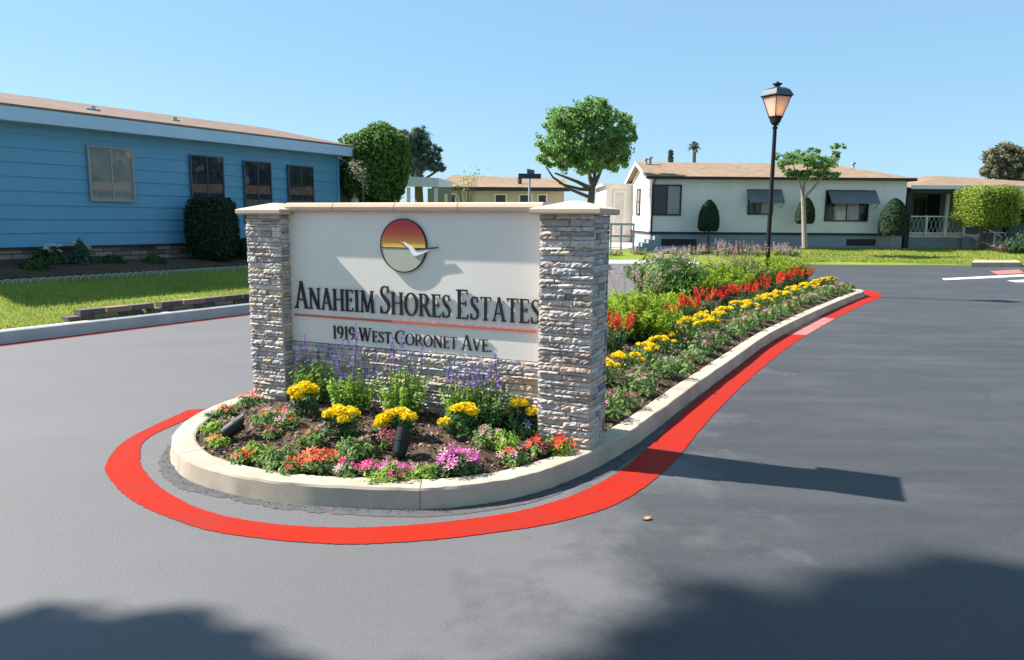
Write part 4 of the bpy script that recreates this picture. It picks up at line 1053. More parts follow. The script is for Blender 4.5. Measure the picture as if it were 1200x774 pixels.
# ------------------------------------------------------------------ lamp post
lp = at(899, 345, .2); lp = Vector((5.85, 17.1, soil(5.85, 17.1)))
LT = 4.46                                             # height of the top of the finial above the soil
lamp = empty('lamp_post', lp, 'tall black lamp post with glowing four sided lantern at the end of the flower island', 'street lamp', rz=rad(24))
mb = MB(); mb.lathe([(.13, -.1), (.13, .06), (.10, .10), (.085, .45), (.065, .52), (.052, .58), (.047, 2.2), (.042, LT - .98), (.058, LT - .97), (.058, LT - .93), (.04, LT - .92), (.04, LT - .88)], n=16)
mb.build('pole', M['iron'], lamp, smooth=False)
mb = MB(); zb = LT - .88
mb.tube([(-.11, 0, zb), (.11, 0, zb)], .012, 6)        # ladder bar
mb.lathe([(.05, zb), (.10, zb + .04), (.13, zb + .12), (.155, zb + .17)], n=4, ph=rad(45)); mb.build('lantern_base', M['iron'], lamp)
z0, z1 = zb + .17, zb + .60; r0, r1 = .10, .215       # half widths of the glazed box
fr = MB()
for sx in (-1, 1):
    for sy in (-1, 1): fr.tube([(sx * r0, sy * r0, z0), (sx * r1, sy * r1, z1)], .009, 6)
for z, r_ in ((z0, r0), (z1, r1)):
    for s_ in (-1, 1):
        fr.box((-r_ - .014, s_ * r_ - .014, z - .014), (r_ + .014, s_ * r_ + .014, z + .014)); fr.box((s_ * r_ - .012, -r_ - .012, z - .012), (s_ * r_ + .012, r_ + .012, z + .012))
fr.build('lantern_frame', M['iron'], lamp)
for i in range(4):
    g_ = MB(); a = i * math.pi / 2; ca, sa = math.cos(a), math.sin(a); ro = lambda x, y, z: (x * ca - y * sa, x * sa + y * ca, z)
    g_.quad(ro(-r0, -r0 + .004, z0), ro(r0, -r0 + .004, z0), ro(r1, -r1 + .004, z1), ro(-r1, -r1 + .004, z1)); g_.build('glass_pane', M['lamp_glass'], lamp)
b = MB(); b.lathe([(.03, z0), (.05, z0 + .03), (.075, z0 + .12), (.095, z0 + .24), (.07, z0 + .34), (.03, z0 + .38)], n=14); b.build('bulb', M['bulb'], lamp, smooth=True)
h = MB(); h.lathe([(r1 * 1.414 + .05, z1 + .012), (r1 * 1.414 + .055, z1 + .03), (r1 * 1.414 + .02, z1 + .075), (.27, z1 + .15), (.17, z1 + .195), (.10, z1 + .205), (.075, z1 + .21)], n=4, ph=rad(45))
hood = h.build('lantern_hood', M['hood'], lamp)
f = MB(); f.lathe([(.06, z1 + .2), (.06, z1 + .25), (.105, z1 + .26), (.105, z1 + .285), (.05, z1 + .29), (.02, z1 + .33)], n=12); f.build('finial', M['iron'], hood)

# ------------------------------------------------------------------ trees
def tree(name, loc, limbs, clusters, leaf, n, lsize, label, cat, group=None, seed=0, bark='bark', hollow=.55, asp=.5, droop=0):
    """limbs: list of (points, radii); clusters: (x, y, z, rx, ry, rz) clumps of leaves"""
    rs = np.random.RandomState(seed); root = empty(name, loc, label, cat, group)
    mb = MB()
    for pts, rr in limbs: mb.tube(pts, rr, 10)
    vol = np.array([(c[3] * c[4] * c[5]) ** .67 for c in clusters]); vol /= vol.sum(); C_ = []; Nn = []
    for c, v in zip(clusters, vol):
        k = max(30, int(n * v)); d = sph(k, rs)
        # tufts: leaves gather round a number of twigs inside each clump
        tw = max(8, k // 26); td = sph(tw, rs) * rs.uniform(hollow, 1.03, (tw, 1)); pick = rs.randint(0, tw, k)
        pt_ = td[pick] + rs.normal(0, .13, (k, 3))
        cc = pt_ * np.array(c[3:6]) + np.array(c[:3]); C_.append(cc); Nn.append(pt_ * .7 + rs.normal(0, .6, (k, 3)) + [0, 0, .35])
        # a twig to some of the tufts
        for t in td[:: max(1, tw // 7)]:
            e = t * np.array(c[3:6]) * .9 + np.array(c[:3]); mb.tube([tuple(c[:3]), tuple(e)], [.02 * max(.4, c[3]), .005], 4)
    mb.build('trunk', M[bark], root)
    C_ = np.concatenate(C_); Nn = np.concatenate(Nn)
    V, Fc = leaves(C_, Nn, lsize * rs.uniform(.6, 1.35, len(C_)), asp, .15, rs)
    cb = MB(); cb.arr(V, Fc); cb.build('crown', M[leaf], root)
    return root
# round headed tree beyond the sign
tY = 35.5
tb = atY(693, 286, tY); tz = tb.z
def tl(px_, py_, dy=0): q = atY(px_, py_, tY + dy); return (q.x - tb.x, q.y - tb.y, q.z - tz)
rs = np.random.RandomState(4)
cl = []
for (x, y, r_) in [(655, 135, 20), (690, 127, 22), (722, 140, 19), (648, 165, 19), (682, 160, 27), (718, 168, 24), (660, 190, 18), (690, 192, 22), (722, 193, 15), (641, 192, 12), (672, 122, 14), (705, 120, 14), (738, 158, 10)]:
    for dy in (-1.0, .9):
        c = tl(x + rs.uniform(-4, 4), 159 + (y - 156) * .8 + rs.uniform(-3, 3), dy + rs.uniform(-.5, .5)); q = r_ / 870 * tY * .86; cl.append((*c, q * 1.02, q * 1.1, q * .85))
T0 = tl(693, 288); T1 = tl(692, 240); T2 = tl(694, 222)
limbs = [([T0, T1, T2], [.22, .17, .15])] + [([T2, tl(*a), tl(*b_)], [.12, .08, .04]) for a, b_ in [((702, 205), (715, 170)), ((690, 200), (685, 150)), ((676, 213), (650, 203)), ((680, 222), (655, 215)), ((698, 200), (730, 190))]]
limbs.append(([tl(692, 232), tl(668, 222), tl(648, 208), tl(640, 196)], [.09, .07, .05, .03]))
tree('round_tree', (tb.x, tb.y, tz), limbs, cl, 'tree_leaf', 15000, .21, 'round headed bright green tree with forked trunk standing above the right end of the sign', 'tree', None, 8, 'bark', .6)

# young tree before the white house
sY = 32.6; sb = atY(943, 289, sY)
def sl_(px_, py_, dy=0): q = atY(px_, py_, sY + dy); return (q.x - sb.x, q.y - sb.y, q.z - sb.z)
cl = []
for (x, y, r_) in [(918, 192, 9), (932, 185, 12), (948, 188, 13), (962, 193, 12), (975, 190, 10), (925, 203, 9), (942, 204, 11), (958, 205, 10), (972, 205, 8), (983, 172, 6), (980, 181, 6), (914, 183, 6), (952, 177, 7)]:
    c = sl_(x, y, rs.uniform(-.45, .45)); q = r_ / 870 * sY; cl.append((*c, q * 1.2, q * 1.2, q * .65))
limbs = [([sl_(943, 291), sl_(942, 255), sl_(941, 232)], [.12, .10, .09])] + [([sl_(941, 234), sl_(*a), sl_(*b_)], [.06, .045, .02]) for a, b_ in [((938, 215), (930, 195)), ((943, 212), (948, 190)), ((952, 222), (970, 200)), ((958, 215), (983, 176))]]
tree('young_tree', tuple(sb), limbs, cl, 'tree_leaf', 5600, .15, 'young feathery tree with thin pale trunk on the lawn before the white house', 'tree', None, 12, 'bark_pale', .3, .35)

# clipped tree and pine behind the blue house
hY = 24.0; hb = atY(440, 262, hY)
hp = lambda a, b_: (a - 600) / 870 * hY
q0 = atY(440, 195, hY)
shrub('clipped_tree', (q0.x, hY, hb.z), (1.02, 1.15, 1.12, q0.z - hb.z + .0, 3.2), 'hedge_leaf', 11000, .15, 'tall dense clipped tree beside the end of the blue house, sunlit on top', 'tree', None, 31, stem=[((0, 0, 0), (0, 0, 1.6), .14)], lump=.16)
pY = 30.0; pb = atY(492, 262, pY)
def pl_(x, y, dy=0): q = atY(x, y, pY + dy); return (q.x - pb.x, q.y - pb.y, q.z - pb.z)
cl = []
for (x, y, r_) in [(478, 165, 9), (492, 158, 9), (486, 175, 11), (500, 172, 9), (480, 190, 12), (496, 190, 10), (510, 183, 6), (514, 174, 4), (508, 195, 7), (518, 196, 5), (468, 175, 10), (470, 162, 9), (488, 204, 9), (455, 163, 8)]:
    c = pl_(x, y, rs.uniform(-.5, .5)); q = r_ / 870 * pY; cl.append((*c, q * 1.3, q * 1.2, q * 1.05))
tree('pine_tree', tuple(pb), [([(0, 0, 0), pl_(490, 200), pl_(488, 160)], [.2, .14, .05]), ([pl_(490, 200), pl_(516, 178)], [.06, .03]), ([pl_(490, 215), pl_(518, 197)], [.06, .03])], cl, 'pine_leaf', 16000, .17, 'dark ragged pine rising behind the tall clipped tree', 'tree', None, 14, 'bark', .3, .18)
# drooping creeper at the corner of the blue house
cY = 21.5; cb_ = atY(424, 236, cY)
rs = np.random.RandomState(3); root = empty('creeper', (cb_.x, cY, cb_.z), 'straggly drooping creeper hanging at the far corner of the blue house', 'plant')
k = 260; t = rs.rand(k); cx_ = 411 + 20 * t + rs.normal(0, 3, k); cy_ = 194 + 26 * t ** 1.6 + rs.normal(0, 4, k)
P = np.array([tuple(atY(a, b_, cY + rs.normal(0, .2)) - Vector((cb_.x, cY, cb_.z))) for a, b_ in zip(cx_, cy_)])
V, Fc = leaves(P, rs.normal(size=(k, 3)), rs.uniform(.05, .12, k), .6, .1, rs); mb = MB(); mb.arr(V, Fc); mb.build('foliage', M['olive_leaf'], root)
mb = MB(); mb.tube([tuple(P[np.argmin(t)]), tuple(P[np.argsort(t)[k // 2]]), (0, 0, -1.5)], [.03, .03, .03], 6); mb.build('stem', M['bark'], root)

# far trees on the skyline
def conifer(px_, ytop, ybase, Y, wpx, label, seed):
    b0 = atY(px_, 262, Y); top = atY(px_, ytop, Y).z; hgt = top - b0.z; r_ = wpx / 870 * Y / 2
    rs = np.random.RandomState(seed); n = 1500; t = rs.rand(n) ** .8; a = rs.uniform(0, 6.28, n); q = r_ * (1.04 - t) ** .9 * rs.uniform(.3, 1, n) * (1 + .3 * np.sin(t * 40))
    root = empty('conifer', tuple(b0), label, 'tree', None)
    V, Fc = leaves(np.c_[np.cos(a) * q, np.sin(a) * q, hgt * (.3 + .7 * t)], np.c_[np.cos(a), np.sin(a), rs.normal(.5, .4, n)], rs.uniform(.4, .9, n), .4, .1, rs)
    mb = MB(); mb.arr(V, Fc); mb.build('crown', M['far_leaf'], root); mb = MB(); mb.tube([(0, 0, 0), (0, 0, hgt * .95)], [.3, .05], 8); mb.build('trunk', M['bark'], root)
conifer(783, 177, 195, 95, 11, 'small pointed conifer far behind the white house roof, left of the palm', 5)
Y = 110; b0 = atY(810, 262, Y); root = empty('palm_tree', tuple(b0), 'slender fan palm far behind the white house roof', 'tree')
ht = atY(810, 172, Y).z - b0.z
mb = MB(); mb.tube([(0, 0, 0), (.1, 0, ht * .5), (0, 0, ht)], [.35, .28, .25], 8); mb.build('trunk', M['bark'], root)
rs = np.random.RandomState(6); mb = MB()
for k in range(26):
    a = rs.uniform(0, 6.28); e = rs.uniform(-.9, 1.1); d = Vector((math.cos(a) * math.cos(e), math.sin(a) * math.cos(e), math.sin(e))); sd = d.cross(Vector((0, 0, 1))).normalized()
    q = Vector((0, 0, ht)); l_ = 1.1
    mb.quad(q, q + d * l_ * .6 + sd * .3, q + d * l_ + Vector((0, 0, -.25)), q + d * l_ * .6 - sd * .3)
mb.build('crown', M['far_leaf'], root)
oY = 60; ob = atY(1176, 262, oY)
def ol(x, y, dy=0): q = atY(x, y, oY + dy); return (q.x - ob.x, q.y - ob.y, q.z - ob.z)
cl = []
for (x, y, r_) in [(1165, 185, 12), (1180, 178, 12), (1196, 184, 14), (1160, 200, 10), (1178, 200, 14), (1196, 206, 14), (1170, 214, 10), (1214, 190, 14), (1218, 205, 14), (1188, 218, 10)]:
    for dy in (-1.5, 1.5): c = ol(x, y, dy); q = r_ / 870 * oY; cl.append((*c, q * 1.1, q * 1.1, q * .85))
tree('olive_tree', tuple(ob), [([(0, 0, -1), ol(1178, 225), ol(1180, 200)], [.4, .3, .2]), ([ol(1178, 225), ol(1165, 195)], [.2, .08]), ([ol(1178, 225), ol(1205, 200)], [.2, .08])], cl, 'olive_leaf', 9000, .34, 'large grey green tree behind the porch house at the edge of the road', 'tree', None, 17, 'bark', .45)

# two street trees left of the frame: their crowns shade the asphalt in the foreground
SH = Vector((math.cos(SUN_AZ), -math.sin(SUN_AZ), 0)) / math.tan(SUN_EL)
def cast(px_, py_, h): g_ = at(px_, py_, 0); return g_ - SH * h + Vector((0, 0, h))
def shade_tree(base, trunk, hub, blobs, n, label, seed):
    cl = []; limbs = [trunk]
    for a, b_, h_, r_ in blobs:            # photo pixel where the clump's shadow falls, height, radius
        c = cast(a, b_, h_) - base; cl.append((*c, r_, r_, r_ * .8))
        limbs.append(([hub, tuple((Vector(hub) + c) / 2 - Vector((0, 0, .1))), tuple(c)], [.05, .035, .02]))
    tree('street_tree', tuple(base), limbs, cl, 'tree_leaf', n, .17, label, 'tree', None, seed, 'bark', .1)
dsh = SH.normalized()
g1 = Vector((-1.7, 2.2, 0)); b1 = g1 - SH * 8.9; b1.z = .2
shade_tree(b1, ([(0, 0, -.2), (.05, .03, 3), (0, 0, 7.6)], [.24, .2, .13]), (0, 0, 7.4),
  [(30, 800, 8.9, .5), (115, 800, 9.1, .45), (185, 795, 8.9, .34), (-60, 800, 9.1, .42), (90, 757, 9.2, .16), (165, 752, 9.4, .17), (10, 748, 9.0, .2), (-25, 758, 9.1, .2), (228, 775, 9, .18), (290, 800, 8.9, .16), (262, 796, 8.9, .12), (90, 900, 8.8, .6), (130, 765, 9, .2), (50, 765, 9, .2)],
  14000, 'shorter street tree on the lawn edge whose crown shades the lower left asphalt', 19)
b2 = Vector((-.5, 2.22, 0)) - dsh * 12.6; b2.z = .2
shade_tree(b2, ([(0, 0, -.2), (.05, .0, 5), (-.1, .05, 10.6), (-.9, .25, 12.6)], [.3, .25, .15, .1]), (-.85, .2, 12.4),
  [(770, 850, 14, .36), (695, 808, 14, .2), (620, 822, 14, .15), (800, 810, 14.4, .42), (880, 785, 14.4, .5), (985, 765, 14.2, .6), (1090, 750, 14.6, .6), (1205, 745, 14.4, .6), (1128, 695, 15, .3), (1130, 668, 15.2, .17), (870, 735, 14.8, .24), (815, 752, 14.5, .22), (930, 730, 14.6, .26), (1165, 672, 15.2, .2), (1225, 690, 15, .3), (1050, 725, 14.8, .26), (900, 840, 14.2, .6), (1050, 840, 14.2, .7), (1200, 830, 14.4, .7)],
  17000, 'tallest street tree whose crown shades the asphalt at the lower right', 20)
# fallen leaf
lf = at(758, 608, .006); root = MB()
for i in range(6):
    a0, a1 = i / 6, (i + 1) / 6; wv = lambda t: .028 * math.sin(math.pi * min(1, t * 1.05)) ** .8; zz = lambda t, s: .012 + .014 * t * t + .012 * abs(s)
    root.quad((-.05 + .1 * a0, -wv(a0), zz(a0, 1)), (-.05 + .1 * a1, -wv(a1), zz(a1, 1)), (-.05 + .1 * a1, 0, zz(a1, 0)), (-.05 + .1 * a0, 0, zz(a0, 0)))
    root.quad((-.05 + .1 * a0, 0, zz(a0, 0)), (-.05 + .1 * a1, 0, zz(a1, 0)), (-.05 + .1 * a1, wv(a1), zz(a1, 1)), (-.05 + .1 * a0, wv(a0), zz(a0, 1)))
o = root.build('fallen_leaf', M['tan_leaf']); o.scale = (.6, .6, .6); o.location = lf - Vector((0, 0, .0115)); o.rotation_euler = (0, 0, .5); tag(o, 'dry tan fallen leaf curled on the asphalt beside the red line', 'leaf')
# ------------------------------------------------------------------ blue house
W0 = at(0, 290.5, 1.02); W0.z = 0
bz = math.atan2(TH.y, TH.x)
bh = empty('blue_house', W0, 'long blue lap sided mobile home with brown shingle roof behind the left lawn', 'house', rz=bz)
def bl(px_, py_, dy=0.):
    d = ray(px_, py_); nn = np.array(NH); o = np.array(W0) + nn * dy
    t = ((o - _C) @ nn) / (d @ nn); p = _C + t * d - np.array(W0)
    return float(p @ np.array(TH)), float(p[2])
xl = -2.15; xr = bl(395, 200)[0]
zs, ze = 1.02, bl(0, 141)[1]; ze = (ze + bl(330, 178)[1]) / 2
DEP = 6.8
def lap_wall(mb, p0, p1, za, zb, pitch=.285, out=.024, holes=()):
    """lapped boards from p0 to p1 (2D points, outside on the right), each board tilted out at its lower edge"""
    p0, p1 = Vector(p0), Vector(p1); d = (p1 - p0); l_ = d.length; d /= l_; nr = Vector((d.y, -d.x))
    z = za
    while z < zb - .001:
        h = min(pitch, zb - z)
        P = lambda s, o, zz: (p0.x + d.x * s + nr.x * o, p0.y + d.y * s + nr.y * o, zz)
        mb.quad(P(0, out, z), P(l_, out, z), P(l_, 0.002, z + h), P(0, .002, z + h))
        mb.quad(P(0, 0, z), P(l_, 0, z), P(l_, out, z), P(0, out, z)); z += h
mb = MB()
lap_wall(mb, (xl, 0), (xr, 0), zs, ze + .1); lap_wall(mb, (xr, 0), (xr, DEP), zs, ze + .1); lap_wall(mb, (xl, DEP), (xl, 0), zs, ze + .1); lap_wall(mb, (xr, DEP), (xl, DEP), zs, ze + .1)
for x, y in ((xl, 0), (xr, 0)): mb.box((x - .05, y - .045, zs), (x + .05, y + .05, ze))
wall = mb.build('wall', M['blue_siding'], bh)
mb = MB(); mb.box((xl + .02, .03, -.3), (xr - .02, DEP - .03, zs)); mb.build('brick_skirt', M['brick'], bh)
mb = MB(); mb.box((xl, -.03, zs - .05), (xr, .0, zs - .002)); mb.build('sill_board', M['dark_trim'], bh)
# roof
OV = .38; fz = .27; yr = DEP / 2
zr = bl(0, 111, yr)[1]
ez = ze + fz; rx0, rx1 = xl - .35, xr + .3
mb = MB()
for sgn in (0, 1):
    ya, yb = (-OV - .02, yr) if not sgn else (DEP + OV + .02, yr)
    t_ = .05
    mb.hexa([(rx0, ya, ez + .004), (rx1, ya, ez + .004), (rx1, yb, zr), (rx0, yb, zr), (rx0, ya, ez + t_), (rx1, ya, ez + t_), (rx1, yb, zr + t_), (rx0, yb, zr + t_)])
roof = mb.build('roof', M['shingle'], bh)
bm = bmesh.new(); bm.from_mesh(roof.data); bmesh.ops.recalc_face_normals(bm, faces=bm.faces); bm.to_mesh(roof.data); bm.free()
mb = MB()
mb.box((rx0, -OV - .015, ze), (rx1, -OV, ez)); mb.box((rx0, DEP + OV, ze), (rx1, DEP + OV + .015, ez)); mb.box((rx0 + .01, -OV, ze + .002), (rx1 - .01, -.02, ze + .02))
for x in (xl, xr): mb.prism([(-OV, ze), (DEP + OV, ze), (DEP + OV, ez), (yr, zr - .002), (-OV, ez)], x - .08, x + .08, lambda y, z, d: (d, y, z))
fa = mb.build('fascia', M['blue_trim'], bh)
mb = MB()
for px_, w_ in ((205, .12), (110, .2)):
    x, z = bl(px_, 140, .9); zz = ez + (zr - ez) * (.9 + OV) / (yr + OV) + .04
    mb.tube([(x, .9, zz - .05), (x, .9, zz + .1)], .05, 10); mb.box((x - w_, .8, zz), (x + w_ * .6, 1.1, zz + .03))
    mb.build('roof_vent', M['galv'], roof); mb = MB()

def window(root, x0, x1, z0, z1, y=0., fr=.05, dep=.06, mull=1, curtain='curtain', axis=None, frame='frame_grey', bands=False, fold=.05, cov=(0, 1), hbar=None):
    """a window standing proud of the wall at local y: frame, panes and the curtain behind them are real; out is -y"""
    mb = MB(); yo = y - dep
    mb.box((x0, yo, z0), (x1, y + .0, z0 + fr)); mb.box((x0, yo, z1 - fr), (x1, y, z1)); mb.box((x0, yo, z0 + fr), (x0 + fr, y, z1 - fr)); mb.box((x1 - fr, yo, z0 + fr), (x1, y, z1 - fr))
    for i in range(mull):
        xm = x0 + (x1 - x0) * (i + 1) / (mull + 1); mb.box((xm - fr * .4, yo + .008, z0 + fr), (xm + fr * .4, y - .01, z1 - fr))
    if hbar is not None: zz = z0 + (z1 - z0) * hbar; mb.box((x0 + fr, yo + .006, zz - fr * .4), (x1 - fr, y - .012, zz + fr * .4))
    f = mb.build('window', M[frame], root)
    g = MB(); g.quad((x0 + fr, yo + .02, z0 + fr), (x1 - fr, yo + .02, z0 + fr), (x1 - fr, yo + .02, z1 - fr), (x0 + fr, yo + .02, z1 - fr)); g.build('pane', M['glass'], f)
    b = MB(); b.quad((x0 + fr, y - .004, z0 + fr), (x1 - fr, y - .004, z0 + fr), (x1 - fr, y - .004, z1 - fr), (x0 + fr, y - .004, z1 - fr)); b.build('dark_room', M['interior'], f)
    if curtain:
        c = MB(); a0 = x0 + fr + (x1 - x0 - 2 * fr) * cov[0]; a1 = x0 + fr + (x1 - x0 - 2 * fr) * cov[1]; n_ = max(6, int((a1 - a0) / fold * 4))
        pts = [(a0 + (a1 - a0) * i / n_, y - .02 + .010 * math.sin(i * math.pi / 2 + .6 * math.sin(i * .7))) for i in range(n_ + 1)]
        for (xa, ya), (xb, yb) in zip(pts, pts[1:]): c.quad((xa, ya, z0 + fr), (xb, yb, z0 + fr), (xb, yb, z1 - fr), (xa, ya, z1 - fr))
        c.build('curtain', M[curtain], f)
    return f
for i, (a, b_, cur, mu) in enumerate([((99.5, 170), (157, 237), 'curtain', 1), ((220, 181), (263, 264), 'curtain_dark', 1), ((283, 188), (318, 262), 'curtain_dark', 1), ((335, 193), (367, 262), 'curtain_dark', 1)]):
    xa, za = bl(*a); xb, zb_ = bl(b_[0], b_[1])
    xm, zt = (xa + xb) / 2, za
    zt = (bl(a[0], a[1])[1] + bl(b_[0], a[1] + (b_[0] - a[0]) * .1)[1]) / 2
    window(bh, xa, xb, zb_, zt, -.036, .03 if i else .035, .055, mu, cur, fold=.10 if i else .16, cov=(0, 1), frame='frame_blue' if i else 'frame_grey')
# porch at the far end
px0 = xr + .35
mb = MB(); mb.box((px0, .6, .5), (px0 + 2.6, .72, ze - .15)); mb.build('porch_wall', M['grey_wall'], bh)
mb = MB(); mb.box((px0, -.2, ze - .22), (px0 + 2.4, .6, ze - .06)); mb.build('porch_beam', M['blue_trim'], bh)
mb = MB(); mb.box((px0 + .2, -.18, .45), (px0 + .36, -.02, ze - .222)); mb.build('porch_post', M['white_trim'], bh)

# planting along the blue house
def lw(px_, py_, d=None):
    z = .5
    for _ in range(4):
        p = at(px_, py_, z); q = p - K0; dd = q.dot(NH); z = lawn_z(dd)
    return Vector((p.x, p.y, z))
# scalloped edging: a run of small hoops
ed = MB(); sA = 0
q0 = lw(-20, 323); dv = TH.copy(); dl = 13.0; nh_ = int(dl / .15)
for i in range(nh_):
    a = q0 + dv * (i * .15); z = lawn_z((a - K0).dot(NH)) - .03; a.z = z
    pts = [a + dv * (.075 - .075 * math.cos(t)) + Vector((0, 0, .06 + .075 * math.sin(t))) for t in np.linspace(0, math.pi, 7)]
    pts = [a + Vector((0, 0, 0))] + pts + [a + dv * .15]
    ed.tube([tuple(p - q0) for p in pts], .012, 5)
    ed.tube([tuple(a - q0 + dv * .075 + Vector((0, 0, 0))), tuple(a - q0 + dv * .075 + Vector((0, 0, .13)))], .008, 4)
o = ed.build('lawn_edging', M['frame_grey']); o.location = q0; tag(o, 'low scalloped hoop edging between the shaded lawn and the blue house flower bed', 'edging')
hs = Vector(W0) + TH * bl(226, 260)[0] - NH * .75
gz = lawn_z((hs - K0).dot(NH))
rr = 27 / 870 * hs.y * .98
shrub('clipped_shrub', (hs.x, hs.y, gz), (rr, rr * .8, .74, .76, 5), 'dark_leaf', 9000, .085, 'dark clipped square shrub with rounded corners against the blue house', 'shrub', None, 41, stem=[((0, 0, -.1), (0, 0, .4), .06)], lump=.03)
for i, (px_, w_, lab) in enumerate([((268), .62, 'low dark hedge between the square shrub and the left stone pillar')]):
    p = Vector(W0) + TH * bl(px_ + 6, 280)[0] - NH * .7; z = lawn_z((p - K0).dot(NH))
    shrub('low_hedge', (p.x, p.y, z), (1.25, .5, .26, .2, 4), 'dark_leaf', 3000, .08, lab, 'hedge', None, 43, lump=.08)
bedp = [((38, 283), 'white', 'strappy plant with white flower heads before the blue house wall at the frame edge'), ((77, 290), 'blue', 'taller leafy plant standing before the brick skirting of the blue house'),
        ((12, 300), 'none', 'low green plant in the blue house bed at the frame edge'), ((50, 303), 'white', 'small plant with white flowers between the two taller plants by the brick skirting'), ((112, 300), 'none', 'low dark green plant in the blue house bed right of the tallest plant'), ((155, 298), 'none', 'low green plant in the blue house bed left of the square shrub'), ((83, 303), 'white', 'small white flowered plant at the foot of the tallest plant')]
for i, ((x, y), kd, lab) in enumerate(bedp):
    p = lw(x, max(y + 12, 310)); p = p + NH * .0
    q_ = Vector(W0) + TH * bl(x, 295)[0] - NH * (.35 + .25 * (i % 3)); z = lawn_z((q_ - K0).dot(NH))
    root = empty('border_shrub', (q_.x, q_.y, z), lab, 'plant', 'plants in the blue house bed'); rs = np.random.RandomState(700 + i)
    r_, h_ = (.2, .4) if kd != 'none' else (.24, .2)
    if i == 1: h_ = .58; r_ = .15
    mb = MB(); V, Fc = foliage_mound(420, r_, h_, .11, rs, .3, .35); mb.arr(V, Fc); mb.build('foliage', M['deep_leaf' if kd != 'blue' else 'pine_leaf'], root)
    if kd == 'white':
        for k_ in range(5):
            mb = MB(); a = rs.uniform(0, 6.28); pompom(mb, (math.cos(a) * r_ * .8, math.sin(a) * r_ * .8, h_ * rs.uniform(.6, 1.1)), .06, 40, rs); mb.build('flower_head', M['white_flower'], root)
mb = MB()
# dark brick edging behind the kerb, two stretches of laid bricks
def brick_run(pxa, pxb, label):
    a = at(*pxa, .2); b_ = at(*pxb, .2); sa = (a - K0).dot(TH); sb_ = (b_ - K0).dot(TH); d = .30
    base = lk(sa, d, .15); mb = MB(); s = 0; rs = np.random.RandomState(int(pxa[0]))
    while s < sb_ - sa - .1:
        for lay in range(2):
            l_ = rs.uniform(.36, .44); o = lay * .19 * (1 if lay else 0); w_ = rs.uniform(-.012, .012); h0 = lay * .085
            p = lambda u, v, z: tuple(TH * (s + o + u) + NH * (v + w_) + Vector((0, 0, z)))
            mb.hexa([p(.006, -.07, h0), p(.37, -.07, h0), p(.37, .1, h0), p(.006, .1, h0), p(.006, -.07, h0 + .08), p(.37, -.07, h0 + .08), p(.37, .1, h0 + .08), p(.006, .1, h0 + .08)])
        s += .385
    o = mb.build('brick_edging', M['timber_i']); o.location = base
    tag(o, label, 'edging', 'brick edging behind the kerb')
m, nt, b = mat('edging_brick'); g = N(nt, 'ShaderNodeNewGeometry')
L(nt, ramp(nt, g.outputs['Random Per Island'], [(0, (.05, .04, .04)), (.4, (.09, .065, .06)), (.75, (.12, .09, .08)), (.97, (.28, .16, .11))]), b.inputs['Base Color']); b.inputs['Roughness'].default_value = .9; M['timber_i'] = m
brick_run((86, 376), (165, 365), 'dark brick edging stretch on the lawn kerb, the one farther from the stone pillar')
brick_run((172, 364), (330, 346), 'dark brick edging stretch on the lawn kerb, running on behind the left stone pillar')

# ------------------------------------------------------------------ white house
WY = 36.0
def wx(x, y=240, dY=0): return atY(x, y, WY + dY).x
def wz(y, x=900, dY=0): return atY(x, y, WY + dY).z
wh0 = Vector((wx(762, 273), WY, 0))
wh = empty('white_house', wh0, 'cream single storey mobile home with brown roof, dark trim and grey skirting across the road', 'house')
X1w = wx(1061, 240) - wh0.x; zb_, zt_ = wz(274), wz(210); gz_ = .40; DW = 6.4
mb = MB()
n_ = int(X1w / .3)
mb.box((0, 0, zb_), (X1w, DW, zt_)); 
for i in range(1, n_): mb.box((i * .3 - .006, -.004, zb_ + .01), (i * .3 + .006, .01, zt_ - .01))
mb.prism([(0, zt_), (DW, zt_), (DW / 2, zt_ + .9)], .002, .12, lambda y, z, d: (d, y, z)); mb.build('wall', M['white_siding'], wh)
mb = MB(); mb.box((.03, .03, gz_ - .5), (X1w - .03, DW - .03, zb_))
z = gz_ - .3
while z < zb_ - .05: mb.quad((.03, .01, z), (X1w - .03, .01, z), (X1w - .03, .028, z + .14), (.03, .028, z + .14)); mb.quad((.03, .029, z), (X1w - .03, .029, z), (X1w - .03, .01, z), (.03, .01, z)); z += .14
mb.build('skirting', M['grey_skirt'], wh)
mb = MB(); mb.box((-.02, -.03, zb_ - .06), (X1w + .02, -.002, zb_ + .05)); mb.box((-.03, -.03, zb_ - .06), (-.002, DW, zb_ + .05)); mb.build('sill_board', M['dark_trim'], wh)
ov = .3; zrg = zt_ + .98; ym = DW / 2; hip = 2.6
mb = MB(); e0 = (-ov, -ov); 
A_, B_, C_, D_ = (-ov, -ov, zt_ + .06), (X1w + ov, -ov, zt_ + .06), (X1w + ov, DW + ov, zt_ + .06), (-ov, DW + ov, zt_ + .06)
E_, F_ = (-ov, ym, zrg), (X1w - hip, ym, zrg)
mb.add([A_, B_, C_, D_, E_, F_], [(0, 1, 5, 4), (1, 2, 5), (2, 3, 4, 5)])
lowr = [(p[0], p[1], p[2] - .07) for p in (A_, B_, C_, D_, E_, F_)]; mb.add(lowr, [(4, 5, 1, 0), (5, 2, 1), (5, 4, 3, 2)])
mb.quad(A_, E_, lowr[4], lowr[0]); mb.quad(E_, D_, lowr[3], lowr[4]); 
wr = mb.build('roof', M['shingle_tan'], wh)
